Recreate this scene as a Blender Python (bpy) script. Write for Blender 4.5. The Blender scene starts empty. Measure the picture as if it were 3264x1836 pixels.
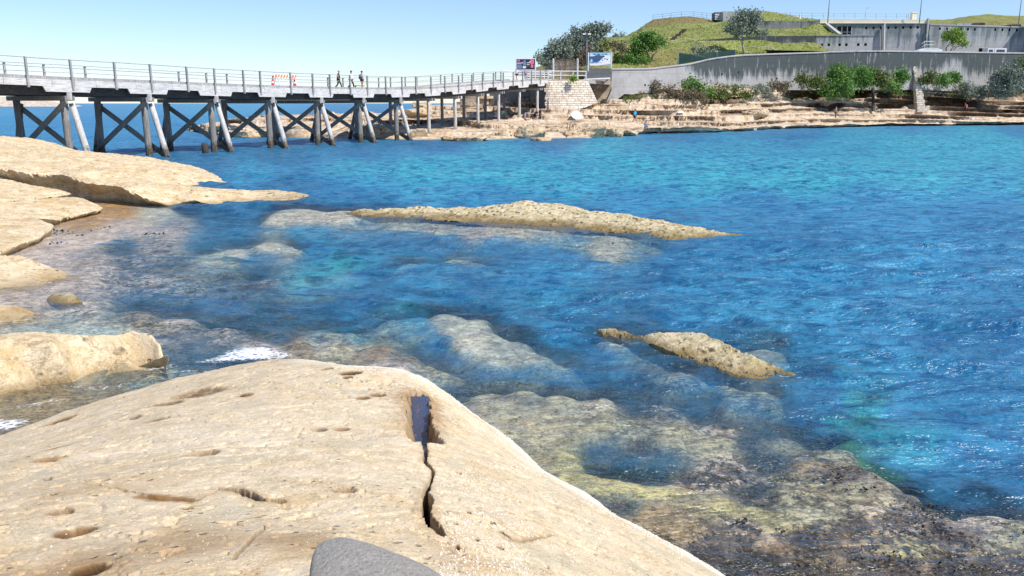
import bpy, bmesh, math, random
import numpy as np
from mathutils import Vector, Matrix
random.seed(7); RNG = np.random.RandomState(11)
R = math.radians
F = 2562.0; CX, CY = 1632.0, 918.0; CAMZ = 4.0; PITCH = math.atan(589/2562.0)
cp, sp_ = math.cos(PITCH), math.sin(PITCH)
K = 3264/2576.0
# ---------- measuring helpers (photo measurements -> metres) ----------
def ray(px, py):
    u = (px-CX)/F; v = (CY-py)/F
    return u, cp+v*sp_, -sp_+v*cp
def PY(px, py, Y):
    u, y, z = ray(px, py); t = Y/y
    return Vector((u*t, Y, CAMZ+z*t))
def PZ(px, py, z0):
    u, y, z = ray(px, py); t = (z0-CAMZ)/z
    return Vector((u*t, y*t, z0))
def proj(x, y, z):
    d = y*cp-(z-CAMZ)*sp_
    return CX+F*x/d, CY-F*(y*sp_+(z-CAMZ)*cp)/d
def DZ(x, y, z): return PZ(x*K, y*K, z)
# ---------- noise ----------
TAB = RNG.rand(8, 256, 256).astype(np.float64)
def vn(x, y, s=0):
    T = TAB[s % 8]
    xi = np.floor(x); yi = np.floor(y); fx = x-xi; fy = y-yi
    xi = xi.astype(np.int64)+s*37; yi = yi.astype(np.int64)+s*91
    fx = fx*fx*(3-2*fx); fy = fy*fy*(3-2*fy)
    a = T[yi & 255, xi & 255]; b = T[yi & 255, (xi+1) & 255]
    c = T[(yi+1) & 255, xi & 255]; d = T[(yi+1) & 255, (xi+1) & 255]
    return (a*(1-fx)+b*fx)*(1-fy)+(c*(1-fx)+d*fx)*fy
def fbm(x, y, o=4, s=0, g=.5):
    r = 0; a = 1; n = 0
    for i in range(o):
        r = r+a*vn(x*2**i+i*13.7, y*2**i+i*7.3, s+i); n += a; a *= g
    return r/n*2-1
def sst(a, b, x):
    t = np.clip((x-a)/(b-a), 0, 1); return t*t*(3-2*t)
def tps(P, V, reg=1e-3):
    P = np.array(P, float); V = np.array(V, float); n = len(P)
    d = np.hypot(P[:, None, 0]-P[None, :, 0], P[:, None, 1]-P[None, :, 1])
    Km = d*d*np.log(d+1e-9)+np.eye(n)*reg
    A = np.zeros((n+3, n+3)); A[:n, :n] = Km; A[:n, n] = 1; A[:n, n+1:] = P
    A[n, :n] = 1; A[n+1:, :n] = P.T
    w = np.linalg.solve(A, np.concatenate([V, [0, 0, 0]]))
    def f(x, y):
        r = w[n]+w[n+1]*x+w[n+2]*y
        for i in range(n):
            q = (x-P[i, 0])**2+(y-P[i, 1])**2
            r = r+w[i]*.5*q*np.log(q+1e-12)
        return r
    return f
# ---------- objects ----------
COL = bpy.context.scene.collection
ORG = {}
def tag(o, label=None, cat=None, group=None, kind=None):
    if label: o['label'] = label
    if cat: o['category'] = cat
    if group: o['group'] = group
    if kind: o['kind'] = kind
    return o
def thing(name, label, cat, loc, group=None):
    o = bpy.data.objects.new(name, None); COL.objects.link(o); o.location = loc; o.empty_display_size = .3
    ORG[o.name] = Vector(loc)
    return tag(o, label, cat, group)
def link(name, me, mat, parent=None, loc=None, smooth=False):
    o = bpy.data.objects.new(name, me); COL.objects.link(o)
    if mat:
        for m in (mat if isinstance(mat, (list, tuple)) else [mat]): me.materials.append(m)
    if parent is not None:
        o.parent = parent; ORG[o.name] = ORG[parent.name]
    elif loc is not None:
        o.location = loc; ORG[o.name] = Vector(loc)
    else: ORG[o.name] = Vector((0, 0, 0))
    if smooth: me.polygons.foreach_set('use_smooth', [True]*len(me.polygons))
    return o
def rawmesh(name, V, Fc):
    me = bpy.data.meshes.new(name); me.from_pydata([tuple(v) for v in V], [], Fc); me.update(); return me
class MB:
    def __init__(s): s.v = []; s.f = []; s.m = []
    def add(s, V, Fc, m=0):
        o = len(s.v); s.v += [Vector(v) for v in V]; s.f += [tuple(i+o for i in f) for f in Fc]; s.m += [m]*len(Fc)
    def box(s, c, sz, rot=None, m=0, taper=1.0):
        x, y, z = sz[0]/2, sz[1]/2, sz[2]/2
        V = [Vector((a*x*(taper if k > 0 else 1), b*y*(taper if k > 0 else 1), k*z)) for k in (-1, 1) for a, b in ((-1, -1), (1, -1), (1, 1), (-1, 1))]
        if rot is not None: V = [rot @ v for v in V]
        c = Vector(c)
        s.add([v+c for v in V], [(3, 2, 1, 0), (4, 5, 6, 7), (0, 1, 5, 4), (1, 2, 6, 5), (2, 3, 7, 6), (3, 0, 4, 7)], m)
    def beam(s, p0, p1, w, h, up=(0, 0, 1), m=0):
        p0 = Vector(p0); p1 = Vector(p1); d = (p1-p0).normalized(); up = Vector(up)
        a = d.cross(up).normalized(); b = a.cross(d).normalized()
        V = []
        for p in (p0, p1):
            for i, j in ((-1, -1), (1, -1), (1, 1), (-1, 1)): V.append(p+a*(i*w/2)+b*(j*h/2))
        s.add(V, [(3, 2, 1, 0), (4, 5, 6, 7), (0, 1, 5, 4), (1, 2, 6, 5), (2, 3, 7, 6), (3, 0, 4, 7)], m)
    def tube(s, pts, rad, n=8, m=0, wob=0):
        pts = [Vector(p) for p in pts]
        if not hasattr(rad, '__len__'): rad = [rad]*len(pts)
        V = []; Fc = []
        for i, p in enumerate(pts):
            d = (pts[min(i+1, len(pts)-1)]-pts[max(i-1, 0)]).normalized()
            a = d.cross(Vector((.13, .97, .21))).normalized() if abs(d.z) > .7 else d.cross(Vector((0, 0, 1))).normalized()
            b = d.cross(a)
            for k in range(n):
                t = 2*math.pi*k/n; r = rad[i]*(1+wob*random.uniform(-1, 1))
                V.append(p+a*(math.cos(t)*r)+b*(math.sin(t)*r))
        for i in range(len(pts)-1):
            for k in range(n):
                k2 = (k+1) % n; Fc.append((i*n+k, i*n+k2, (i+1)*n+k2, (i+1)*n+k))
        Fc.append(tuple(range(n-1, -1, -1))); Fc.append(tuple((len(pts)-1)*n+k for k in range(n)))
        s.add(V, Fc, m)
    def prism(s, poly, off, m=0):      # poly: list of 3-D points, off: extrusion vector
        n = len(poly); off = Vector(off); P = [Vector(p) for p in poly]
        s.add(P+[p+off for p in P], [tuple(range(n-1, -1, -1)), tuple(range(n, 2*n))]+[(i, (i+1) % n, n+(i+1) % n, n+i) for i in range(n)], m)
    def build(s, name, mat, parent=None, loc=None, smooth=False, label=None):
        o = ORG[parent.name] if parent is not None else Vector(loc) if loc is not None else Vector((0, 0, 0))
        me = rawmesh(name, [v-o for v in s.v], s.f)
        if isinstance(mat, (list, tuple)) and len(mat) > 1:
            me.polygons.foreach_set('material_index', s.m)
        bm = bmesh.new(); bm.from_mesh(me); bmesh.ops.recalc_face_normals(bm, faces=bm.faces); bm.to_mesh(me); bm.free()
        ob = link(name, me, mat, parent, loc, smooth)
        if label: ob['label'] = label
        return ob
def grid(name, X, Y, Z, mat, attrs=None, keep=None, parent=None, smooth=True, close=False, origin=None):
    """X,Y,Z arrays (rows, cols) -> quad sheet"""
    r, c = X.shape
    co = np.stack([X, Y, Z], -1).reshape(-1, 3).astype(np.float32)
    i = np.arange(r*c).reshape(r, c)
    q = np.stack([i[:-1, :-1], i[:-1, 1:], i[1:, 1:], i[1:, :-1]], -1).reshape(-1, 4)
    if close:
        q2 = np.stack([i[:-1, -1], i[:-1, 0], i[1:, 0], i[1:, -1]], -1); q = np.concatenate([q, q2])
    if keep is not None: q = q[keep.reshape(-1)]
    if parent is not None: co = co-np.array(ORG[parent.name], np.float32)
    elif origin is not None: co = co-np.array(origin, np.float32)
    me = bpy.data.meshes.new(name)
    me.vertices.add(len(co)); me.vertices.foreach_set('co', co.ravel())
    me.loops.add(q.size); me.loops.foreach_set('vertex_index', q.ravel().astype(np.int32))
    me.polygons.add(len(q)); me.polygons.foreach_set('loop_start', np.arange(0, q.size, 4, dtype=np.int32))
    me.polygons.foreach_set('loop_total', np.full(len(q), 4, np.int32))
    me.update(calc_edges=True)
    if attrs:
        for k, A in attrs.items():
            at = me.color_attributes.new(k, 'FLOAT_COLOR', 'POINT')
            A = np.concatenate([A.reshape(-1, A.shape[-1]), np.ones((r*c, 4-A.shape[-1]))], 1) if A.shape[-1] < 4 else A.reshape(-1, 4)
            at.data.foreach_set('color', A.astype(np.float32).ravel())
    return link(name, me, mat, parent, origin, smooth)
# ---------- materials ----------
class NT:
    def __init__(s, name):
        s.m = bpy.data.materials.new(name); s.m.use_nodes = True; s.t = s.m.node_tree; s.t.nodes.clear()
        s.out = s.n('ShaderNodeOutputMaterial')
    def n(s, ty, **kw):
        nd = s.t.nodes.new(ty)
        for k, v in kw.items(): setattr(nd, k, v)
        return nd
    def l(s, a, b): s.t.links.new(a, b)
    def put(s, sock, v):
        if hasattr(v, 'node') or isinstance(v, bpy.types.NodeSocket): s.l(v, sock)
        else:
            if isinstance(v, (tuple, list)) and len(v) == 3 and sock.type == 'RGBA': v = (*v, 1)
            sock.default_value = v
    def pos(s): return s.n('ShaderNodeNewGeometry').outputs['Position']
    def obj(s): return s.n('ShaderNodeTexCoord').outputs['Object']
    def mapv(s, v, sc=(1, 1, 1), rot=(0, 0, 0)):
        m = s.n('ShaderNodeMapping'); s.l(v, m.inputs[0]); m.inputs['Scale'].default_value = sc; m.inputs['Rotation'].default_value = rot; return m.outputs[0]
    def noise(s, v, sc, det=4, rough=.55, dist=0):
        n = s.n('ShaderNodeTexNoise'); s.l(v, n.inputs['Vector']); n.inputs['Scale'].default_value = sc
        n.inputs['Detail'].default_value = det; n.inputs['Roughness'].default_value = rough; n.inputs['Distortion'].default_value = dist
        return n.outputs['Fac']
    def voro(s, v, sc, feat='F1', out='Distance', rnd=1):
        n = s.n('ShaderNodeTexVoronoi', feature=feat); s.l(v, n.inputs['Vector']); n.inputs['Scale'].default_value = sc
        n.inputs['Randomness'].default_value = rnd
        return n.outputs[out]
    def ramp(s, f, stops, interp='LINEAR'):
        r = s.n('ShaderNodeValToRGB'); s.l(f, r.inputs[0]); e = r.color_ramp.elements; r.color_ramp.interpolation = interp
        while len(e) < len(stops): e.new(.5)
        for i, (p, c) in enumerate(stops):
            e[i].position = p; e[i].color = (c, c, c, 1) if not isinstance(c, (tuple, list)) else (*c, 1)
        return r.outputs[0]
    def mix(s, f, a, b, mode='MIX'):
        m = s.n('ShaderNodeMix', data_type='RGBA', blend_type=mode)
        s.put(m.inputs[0], f); s.put(m.inputs[6], a); s.put(m.inputs[7], b); return m.outputs[2]
    def math(s, op, a, b=0.0, c=None):
        m = s.n('ShaderNodeMath', operation=op); s.put(m.inputs[0], a); s.put(m.inputs[1], b)
        if c is not None: s.put(m.inputs[2], c)
        return m.outputs[0]
    def attr(s, name):
        a = s.n('ShaderNodeAttribute', attribute_name=name); sp = s.n('ShaderNodeSeparateColor'); s.l(a.outputs['Color'], sp.inputs[0])
        return a.outputs['Color'], sp.outputs[0], sp.outputs[1], sp.outputs[2], a.outputs['Alpha']
    def sep(s, v):
        n = s.n('ShaderNodeSeparateXYZ'); s.l(v, n.inputs[0]); return n.outputs
    def bump(s, h, st=.5, dist=.05, nrm=None):
        b = s.n('ShaderNodeBump'); s.l(h, b.inputs['Height']); b.inputs['Strength'].default_value = st; b.inputs['Distance'].default_value = dist
        if nrm is not None: s.l(nrm, b.inputs['Normal'])
        return b.outputs[0]
    def pbr(s, col, rough=.9, nrm=None, spec=.3, metal=0):
        p = s.n('ShaderNodeBsdfPrincipled'); s.put(p.inputs['Base Color'], col); s.put(p.inputs['Roughness'], rough)
        p.inputs['Specular IOR Level'].default_value = spec; p.inputs['Metallic'].default_value = metal
        if nrm is not None: s.l(nrm, p.inputs['Normal'])
        s.l(p.outputs[0], s.out.inputs[0]); return s.m
MT = {}
def flat(name, col, rough=.7, var=.15, sc=3.0, spec=.3):
    t = NT(name); n = t.noise(t.obj(), sc, 4)
    a = tuple(c*(1-var) for c in col); b = tuple(min(1, c*(1+var)) for c in col)
    return t.pbr(t.ramp(n, [(.3, a), (.7, b)]), rough, t.bump(n, .2, .02), spec)
def m_rock(name, base, light, dark, ochre, sc=1.0, pits=True, attr=False, strata=0.0, weed=False, brown=False):
    t = NT(name); p = t.pos()
    n1 = t.noise(p, .9*sc, 6, .6, .4); n2 = t.noise(p, 5*sc, 6, .7); n3 = t.noise(p, 40*sc, 5, .75)
    c = t.ramp(n1, [(.3, base), (.5, light), (.7, base)])
    c = t.mix(t.ramp(t.noise(p, 1.7*sc, 5, .65, .6), [(.5, 0), (.68, .5 if attr else .75)]), c, ochre)
    c = t.mix(t.ramp(n2, [(.38, .45), (.5, 0)]), c, dark)
    c = t.mix(t.ramp(n3, [(.35, .5), (.48, 0)]), c, tuple(x*.45 for x in base))
    c = t.mix(t.ramp(n3, [(.56, 0), (.7, .5)]), c, tuple(min(.9, x*1.25) for x in light))
    hgt = t.math('ADD', t.math('MULTIPLY', n2, .6), t.math('MULTIPLY', n3, .25))
    if strata:
        sv = t.mapv(p, (.12, .12, 2.2)); s1 = t.noise(sv, 1.4, 5, .7, .5)
        c = t.mix(t.ramp(s1, [(.36, .8*strata), (.47, 0), (.6, 0), (.7, .35*strata)]), c, dark)
        s2 = t.noise(t.mapv(p, (.5, .5, 5)), 1.2, 4, .7)
        c = t.mix(t.ramp(s2, [(.3, .6*strata), (.42, 0)]), c, tuple(x*.5 for x in dark))
        hgt = t.math('ADD', hgt, t.math('MULTIPLY', s1, 1.2))
    if pits:
        v = t.voro(p, 7*sc); pm = t.ramp(v, [(.08, 1), (.22, 0)])
        pm = t.math('MULTIPLY', pm, t.ramp(t.noise(p, 1.3*sc, 3), [(.5, 0), (.6, 1)]))
        c = t.mix(t.math('MULTIPLY', pm, .6), c, tuple(x*.35 for x in base)); hgt = t.math('SUBTRACT', hgt, t.math('MULTIPLY', pm, .8))
    if weed:   # honeycomb weathering and mussels
        v = t.voro(t.mapv(p, (1, .7, 1)), 3.4*sc); wm = t.ramp(v, [(.14, 1), (.36, 0)])
        wm = t.math('MULTIPLY', wm, t.ramp(t.noise(p, 1.6*sc, 5, .75), [(.36, 0), (.50, 1)]))
        c = t.mix(t.math('MULTIPLY', wm, .9), c, (.025, .017, .008))
        hgt = t.math('SUBTRACT', hgt, wm)
    if name == 'sandstone_weathered':
        for s_, th_ in ((1.5, .13), (4.0, .16)):
            v = t.voro(t.mapv(p, (.8, .9, 1)), s_); hm = t.math('MULTIPLY', t.ramp(v, [(th_*.55, 1), (th_, 0)]), t.ramp(t.noise(p, .5, 5, .7), [(.47, 0), (.55, 1)])); c = t.mix(t.math('MULTIPLY', hm, .85), c, (.055, .032, .015)); hgt = t.math('SUBTRACT', hgt, hm)
        ls = t.noise(t.mapv(p, (.35, 1.3, 1)), 1.3, 5, .7, .5); c = t.mix(t.ramp(ls, [(.485, 0), (.5, .45), (.515, 0)]), c, (.12, .075, .035))
    if name == 'reef_rock':
        zr = t.sep(p)[2]; mr = t.n('ShaderNodeMapRange'); t.l(t.math('ADD', zr, t.math('MULTIPLY', t.math('SUBTRACT', n1, .5), .3)), mr.inputs[0]); mr.inputs[1].default_value = .03; mr.inputs[2].default_value = .14; mr.inputs[3].default_value = .85; mr.inputs[4].default_value = 0; c = t.mix(mr.outputs[0], c, (.15, .115, .05))
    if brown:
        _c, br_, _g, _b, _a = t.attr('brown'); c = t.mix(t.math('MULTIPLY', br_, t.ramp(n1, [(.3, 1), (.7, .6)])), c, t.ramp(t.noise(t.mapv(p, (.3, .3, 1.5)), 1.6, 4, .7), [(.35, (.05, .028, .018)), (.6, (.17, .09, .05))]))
    # wet foot near the water
    z = t.sep(p)[2]
    zz = t.math('ADD', z, t.math('MULTIPLY', t.math('SUBTRACT', n1, .5), .25))
    wet = t.n('ShaderNodeMapRange'); t.l(zz, wet.inputs[0]); wet.inputs[1].default_value = .02; wet.inputs[2].default_value = .16
    wet.inputs[3].default_value = 1; wet.inputs[4].default_value = 0
    c = t.mix(t.math('MULTIPLY', wet.outputs[0], .55), c, (.24, .15, .04))
    rough = t.math('SUBTRACT', .92, t.math('MULTIPLY', wet.outputs[0], .45))
    if attr:
        gp = t.noise(p, 2.4, 6, .7, .5); c = t.mix(t.ramp(gp, [(.5, 0), (.62, .55)]), c, (.47, .42, .29)); c = t.mix(t.ramp(gp, [(.36, .5), (.46, 0)]), c, (.72, .61, .44))
        sk = t.noise(p, 75, 3, .8); c = t.mix(t.math('MULTIPLY', t.ramp(sk, [(.34, .85), (.42, 0)]), t.ramp(t.noise(p, 3.1, 4, .7), [(.45, 0), (.58, 1)])), c, (.07, .05, .03))
        c = t.mix(t.ramp(sk, [(.58, 0), (.66, .6)]), c, (.80, .74, .66))
        ac, ar, ag, ab, aa = t.attr('stain_shade')  # rust stain, dark pits plus painted crevice shade, bleached rim
        jit = t.math('MULTIPLY', ar, t.ramp(n2, [(.25, .75), (.55, 1)]))
        c = t.mix(jit, c, (.27, .145, .05)); 
        c = t.mix(ag, c, (.035, .018, .010)); 
        c = t.mix(t.math('MULTIPLY', ab, t.ramp(n3, [(.3, .3), (.6, 1)])), c, (.74, .66, .52))
    return t.pbr(c, rough, t.bump(hgt, .7, .04/sc**.5), .25)
MT['rock'] = m_rock('sandstone', (.61, .455, .265), (.72, .58, .385), (.38, .28, .15), (.58, .39, .16), 1.6, attr=True)
MT['rock2'] = m_rock('sandstone_weathered', (.56, .42, .24), (.70, .57, .38), (.26, .17, .08), (.50, .32, .12), .75, weed=False)
MT['reef'] = m_rock('reef_rock', (.42, .34, .19), (.62, .53, .35), (.12, .09, .045), (.36, .29, .11), 1.5, weed=True)
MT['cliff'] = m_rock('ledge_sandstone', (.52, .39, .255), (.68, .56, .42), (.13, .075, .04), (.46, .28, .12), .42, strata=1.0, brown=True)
MT['boulder'] = m_rock('boulder_sandstone', (.50, .37, .22), (.64, .51, .35), (.17, .10, .05), (.46, .29, .12), .6, weed=True, strata=.6)
MT['farrock'] = m_rock('far_rock', (.50, .42, .33), (.64, .56, .46), (.18, .13, .10), (.42, .28, .15), .12, strata=.8)
def m_grey():
    t = NT('grey_stone'); p = t.obj(); n = t.noise(p, 70, 5, .8); n2 = t.noise(p, 4, 3)
    c = t.ramp(n, [(.34, (.22, .20, .175)), (.46, (.42, .39, .34)), (.58, (.50, .465, .41)), (.68, (.66, .62, .55))]); c = t.mix(t.ramp(n2, [(.4, 0), (.7, .35)]), c, (.44, .39, .31))
    return t.pbr(c, .9, t.bump(n, .9, .02))
MT['grey'] = m_grey()
def m_wood(name, a, b, streak=(1, 1, .12), foot=False):
    t = NT(name); p = t.pos(); v = t.mapv(t.obj(), streak); n = t.noise(v, 14, 6, .7); n2 = t.noise(t.obj(), 1.1, 4)
    c = t.ramp(n, [(.3, tuple(x*.55 for x in a)), (.5, a), (.7, b)]); c = t.mix(t.ramp(n2, [(.4, 0), (.7, .5)]), c, tuple(x*.7 for x in a))
    if foot:
        z = t.sep(p)[2]; zz = t.math('ADD', z, t.math('MULTIPLY', t.math('SUBTRACT', t.noise(p, 3, 4), .5), 1.6))
        mr = t.n('ShaderNodeMapRange'); t.l(zz, mr.inputs[0]); mr.inputs[1].default_value = .5; mr.inputs[2].default_value = 1.1; mr.inputs[3].default_value = 1; mr.inputs[4].default_value = 0
        c = t.mix(t.math('MULTIPLY', mr.outputs[0], .9), c, t.ramp(t.noise(p, 9, 4, .8), [(.42, (.02, .016, .012)), (.6, (.14, .10, .06)), (.68, (.5, .44, .33))]))
    return t.pbr(c, .9, t.bump(n, .5, .02), .2)
MT['timber'] = m_wood('weathered_timber', (.60, .57, .54), (.82, .79, .76), (.12, .12, 1))
MT['post'] = m_wood('post_timber', (.36, .35, .34), (.55, .54, .53), (1, 1, .1))
MT['pile'] = m_wood('pile_timber', (.25, .235, .215), (.42, .395, .37), (1, 1, .1), True)
MT['raker'] = m_wood('sunlit_pile_timber', (.55, .52, .48), (.74, .71, .68), (1, 1, .08), True)  # lit copy of the pile timber: sunlight painted as a paler base
MT['girder'] = m_wood('dark_timber', (.07, .06, .055), (.13, .115, .10), (.2, .2, 1))
MT['white_rail'] = m_wood('pale_rail', (.72, .71, .70), (.84, .83, .82), (.2, .2, 1))
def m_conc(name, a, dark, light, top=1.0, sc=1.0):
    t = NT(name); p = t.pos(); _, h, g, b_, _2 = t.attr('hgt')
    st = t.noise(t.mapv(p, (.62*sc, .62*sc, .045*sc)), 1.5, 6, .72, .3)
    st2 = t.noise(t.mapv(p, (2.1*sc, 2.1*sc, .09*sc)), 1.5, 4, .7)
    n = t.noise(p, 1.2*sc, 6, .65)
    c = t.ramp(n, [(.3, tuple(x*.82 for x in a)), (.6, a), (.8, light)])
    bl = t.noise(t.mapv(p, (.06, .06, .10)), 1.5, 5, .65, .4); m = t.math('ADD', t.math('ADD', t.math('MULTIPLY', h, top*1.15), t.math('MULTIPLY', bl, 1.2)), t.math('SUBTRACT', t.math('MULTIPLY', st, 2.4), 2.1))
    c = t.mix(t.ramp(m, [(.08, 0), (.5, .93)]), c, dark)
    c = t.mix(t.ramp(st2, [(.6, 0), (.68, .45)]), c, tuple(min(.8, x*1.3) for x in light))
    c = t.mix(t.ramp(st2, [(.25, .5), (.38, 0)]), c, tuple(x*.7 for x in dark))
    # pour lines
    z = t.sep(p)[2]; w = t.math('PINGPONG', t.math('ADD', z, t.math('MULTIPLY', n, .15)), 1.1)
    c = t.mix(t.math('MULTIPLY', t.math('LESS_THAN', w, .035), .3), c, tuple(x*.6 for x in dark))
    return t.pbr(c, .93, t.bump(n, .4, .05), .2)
MT['conc'] = m_conc('seawall_concrete', (.38, .37, .36), (.05, .065, .065), (.47, .45, .45), 1.15)
MT['fort'] = m_conc('fort_concrete', (.44, .44, .43), (.16, .19, .19), (.52, .51, .49), .85)
MT['darkconc'] = m_conc('shaded_stained_concrete', (.19, .20, .205), (.045, .055, .058), (.30, .31, .31), 1.1)  # shade of recessed and turned-away walls painted as a darker base, plus stains
def m_ashlar():
    t = NT('stone_blocks'); p = t.pos(); x, y, z = t.sep(p)
    cv = t.n('ShaderNodeCombineXYZ'); t.l(t.math('ADD', x, t.math('MULTIPLY', y, .35)), cv.inputs[0]); t.l(z, cv.inputs[1])
    b = t.n('ShaderNodeTexBrick'); t.l(cv.outputs[0], b.inputs[0]); b.inputs['Scale'].default_value = 1
    b.inputs['Brick Width'].default_value = .75; b.inputs['Row Height'].default_value = .33; b.inputs['Mortar Size'].default_value = .025
    b.inputs['Color1'].default_value = (.80, .73, .63, 1); b.inputs['Color2'].default_value = (.66, .57, .45, 1); b.inputs['Mortar'].default_value = (.17, .13, .09, 1)
    b.offset = .47; b.squash = 1.6; b.squash_frequency = 3
    n = t.noise(p, 2.5, 5, .7)
    c = t.mix(t.ramp(n, [(.35, .6), (.5, 0)]), b.outputs[0], (.34, .25, .15)); c = t.mix(t.ramp(n, [(.58, 0), (.7, .5)]), c, (.74, .68, .6))
    h = t.math('SUBTRACT', n, b.outputs['Fac'])
    return t.pbr(c, .92, t.bump(h, .8, .06), .2)
MT['ashlar'] = m_ashlar()
def m_grass(name, a, b, c3, sc=1.0):
    t = NT(name); p = t.pos(); n = t.noise(p, .16*sc, 5, .6); n2 = t.noise(p, 1.6*sc, 5, .75); n3 = t.noise(p, .4*sc, 4, .7)
    c = t.ramp(n, [(.35, a), (.62, b)]); c = t.mix(t.ramp(n3, [(.5, 0), (.66, .9)]), c, c3); c = t.mix(t.ramp(n2, [(.3, .7), (.5, 0)]), c, tuple(x*.4 for x in a))
    ac, ar, ag, ab, aa = t.attr('dry')
    c = t.mix(t.math('MULTIPLY', ar, t.ramp(n2, [(.3, .4), (.6, 1)])), c, t.ramp(t.noise(p, 1.1, 5, .75), [(.35, (.10, .07, .035)), (.55, (.27, .19, .09)), (.7, (.38, .29, .15))]))
    return t.pbr(c, .95, t.bump(n2, .9, .25), .1)
MT['grass'] = m_grass('hill_grass', (.15, .185, .045), (.25, .285, .085), (.34, .31, .13))
def m_leaf(name, a, b, c3=None):
    t = NT(name); p = t.pos(); n = t.noise(p, .9, 4, .7); n2 = t.noise(p, 7, 3, .6)
    c = t.ramp(n, [(.35, a), (.65, b)]); c = t.mix(t.ramp(n2, [(.5, 0), (.65, .6)]), c, c3 or tuple(min(1, x*1.7) for x in b))
    d = t.n('ShaderNodeBsdfPrincipled'); t.l(c, d.inputs['Base Color']); d.inputs['Roughness'].default_value = .55; d.inputs['Specular IOR Level'].default_value = .25
    tr = t.n('ShaderNodeBsdfTranslucent'); t.l(c, tr.inputs[0]); ms = t.n('ShaderNodeMixShader'); ms.inputs[0].default_value = .25
    t.l(d.outputs[0], ms.inputs[1]); t.l(tr.outputs[0], ms.inputs[2]); t.l(ms.outputs[0], t.out.inputs[0]); return t.m
MT['leaf_grey'] = m_leaf('grey_green_leaves', (.16, .20, .155), (.29, .33, .25), (.42, .46, .36))
MT['leaf_green'] = m_leaf('green_leaves', (.08, .18, .035), (.17, .32, .065), (.29, .45, .12))
MT['leaf_bright'] = m_leaf('bright_leaves', (.13, .26, .03), (.26, .40, .06), (.42, .52, .15))
MT['leaf_olive'] = m_leaf('olive_leaves', (.085, .12, .035), (.17, .215, .06), (.27, .31, .10))
MT['leaf_dry'] = m_leaf('dry_leaves', (.13, .11, .065), (.24, .20, .125), (.36, .31, .21))
MT['leaf_pink'] = m_leaf('dry_pinkish_leaves', (.15, .11, .08), (.27, .20, .15), (.38, .29, .22))
MT['bark'] = flat('bark', (.17, .14, .12), .95, .4, 6)
MT['bark_pale'] = flat('pale_bark', (.34, .30, .27), .95, .3, 6)
MT['white'] = flat('white_paint', (.78, .78, .78), .5, .04)
MT['cream'] = flat('cream_render', (.76, .70, .54), .8, .05, .5)
MT['dark'] = flat('dark_opening', (.03, .035, .04), .6, .2)
MT['glass'] = flat('dark_glass', (.025, .04, .045), .08, .2, 3, .6)
MT['steel'] = flat('galvanised_steel', (.30, .36, .38), .5, .1)
MT['bluesteel'] = flat('blue_grey_rail', (.18, .30, .38), .5, .1)
MT['orange'] = flat('orange_paint', (.80, .22, .03), .5, .08)
MT['red'] = flat('red_cone', (.75, .05, .04), .45, .08)
MT['rope'] = flat('rope', (.58, .52, .40), .9, .1)
MT['mesh_green'] = flat('shade_cloth', (.018, .05, .042), .8, .3, 1.5)
MT['mesh_blue'] = flat('blue_door', (.03, .10, .09), .6, .2)
MT['brown_gate'] = flat('gate_timber', (.20, .12, .09), .8, .2)
MT['sand_gate'] = flat('gate_pickets', (.40, .30, .25), .8, .2)
MT['skin'] = flat('skin', (.48, .28, .19), .6, .06); MT['hair'] = flat('dark_hair', (.02, .017, .015), .6, .1)
MT['greyhair'] = flat('grey_hair', (.33, .34, .36), .7, .1)
for k, c in dict(black=(.02, .02, .025), navy=(.02, .03, .07), tblue=(.02, .32, .62), pink=(.8, .13, .2), teal=(.01, .42, .48), turq=(.08, .65, .55), wht=(.75, .75, .76), khaki=(.33, .28, .19), redc=(.5, .06, .04), purple=(.16, .11, .22), brown=(.13, .07, .05), lilac=(.42, .35, .5), greyc=(.22, .23, .25), signdark=(.03, .035, .05), signpink=(.75, .18, .24), signblue=(.16, .24, .40), mapblue=(.05, .10, .22), skyblue=(.35, .62, .78)).items():
    MT[k] = flat(k+'_surface', c, .75, .08)
# ================= sea bed and water =================
CL = dict(S=(.76, .69, .52), P=(.78, .62, .50), G=(.58, .53, .35), Y=(.58, .53, .27), W=(.06, .09, .085), B=(.46, .34, .18), O=(.55, .31, .08), K=(.22, .16, .12), E=(.10, .40, .18))
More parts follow.
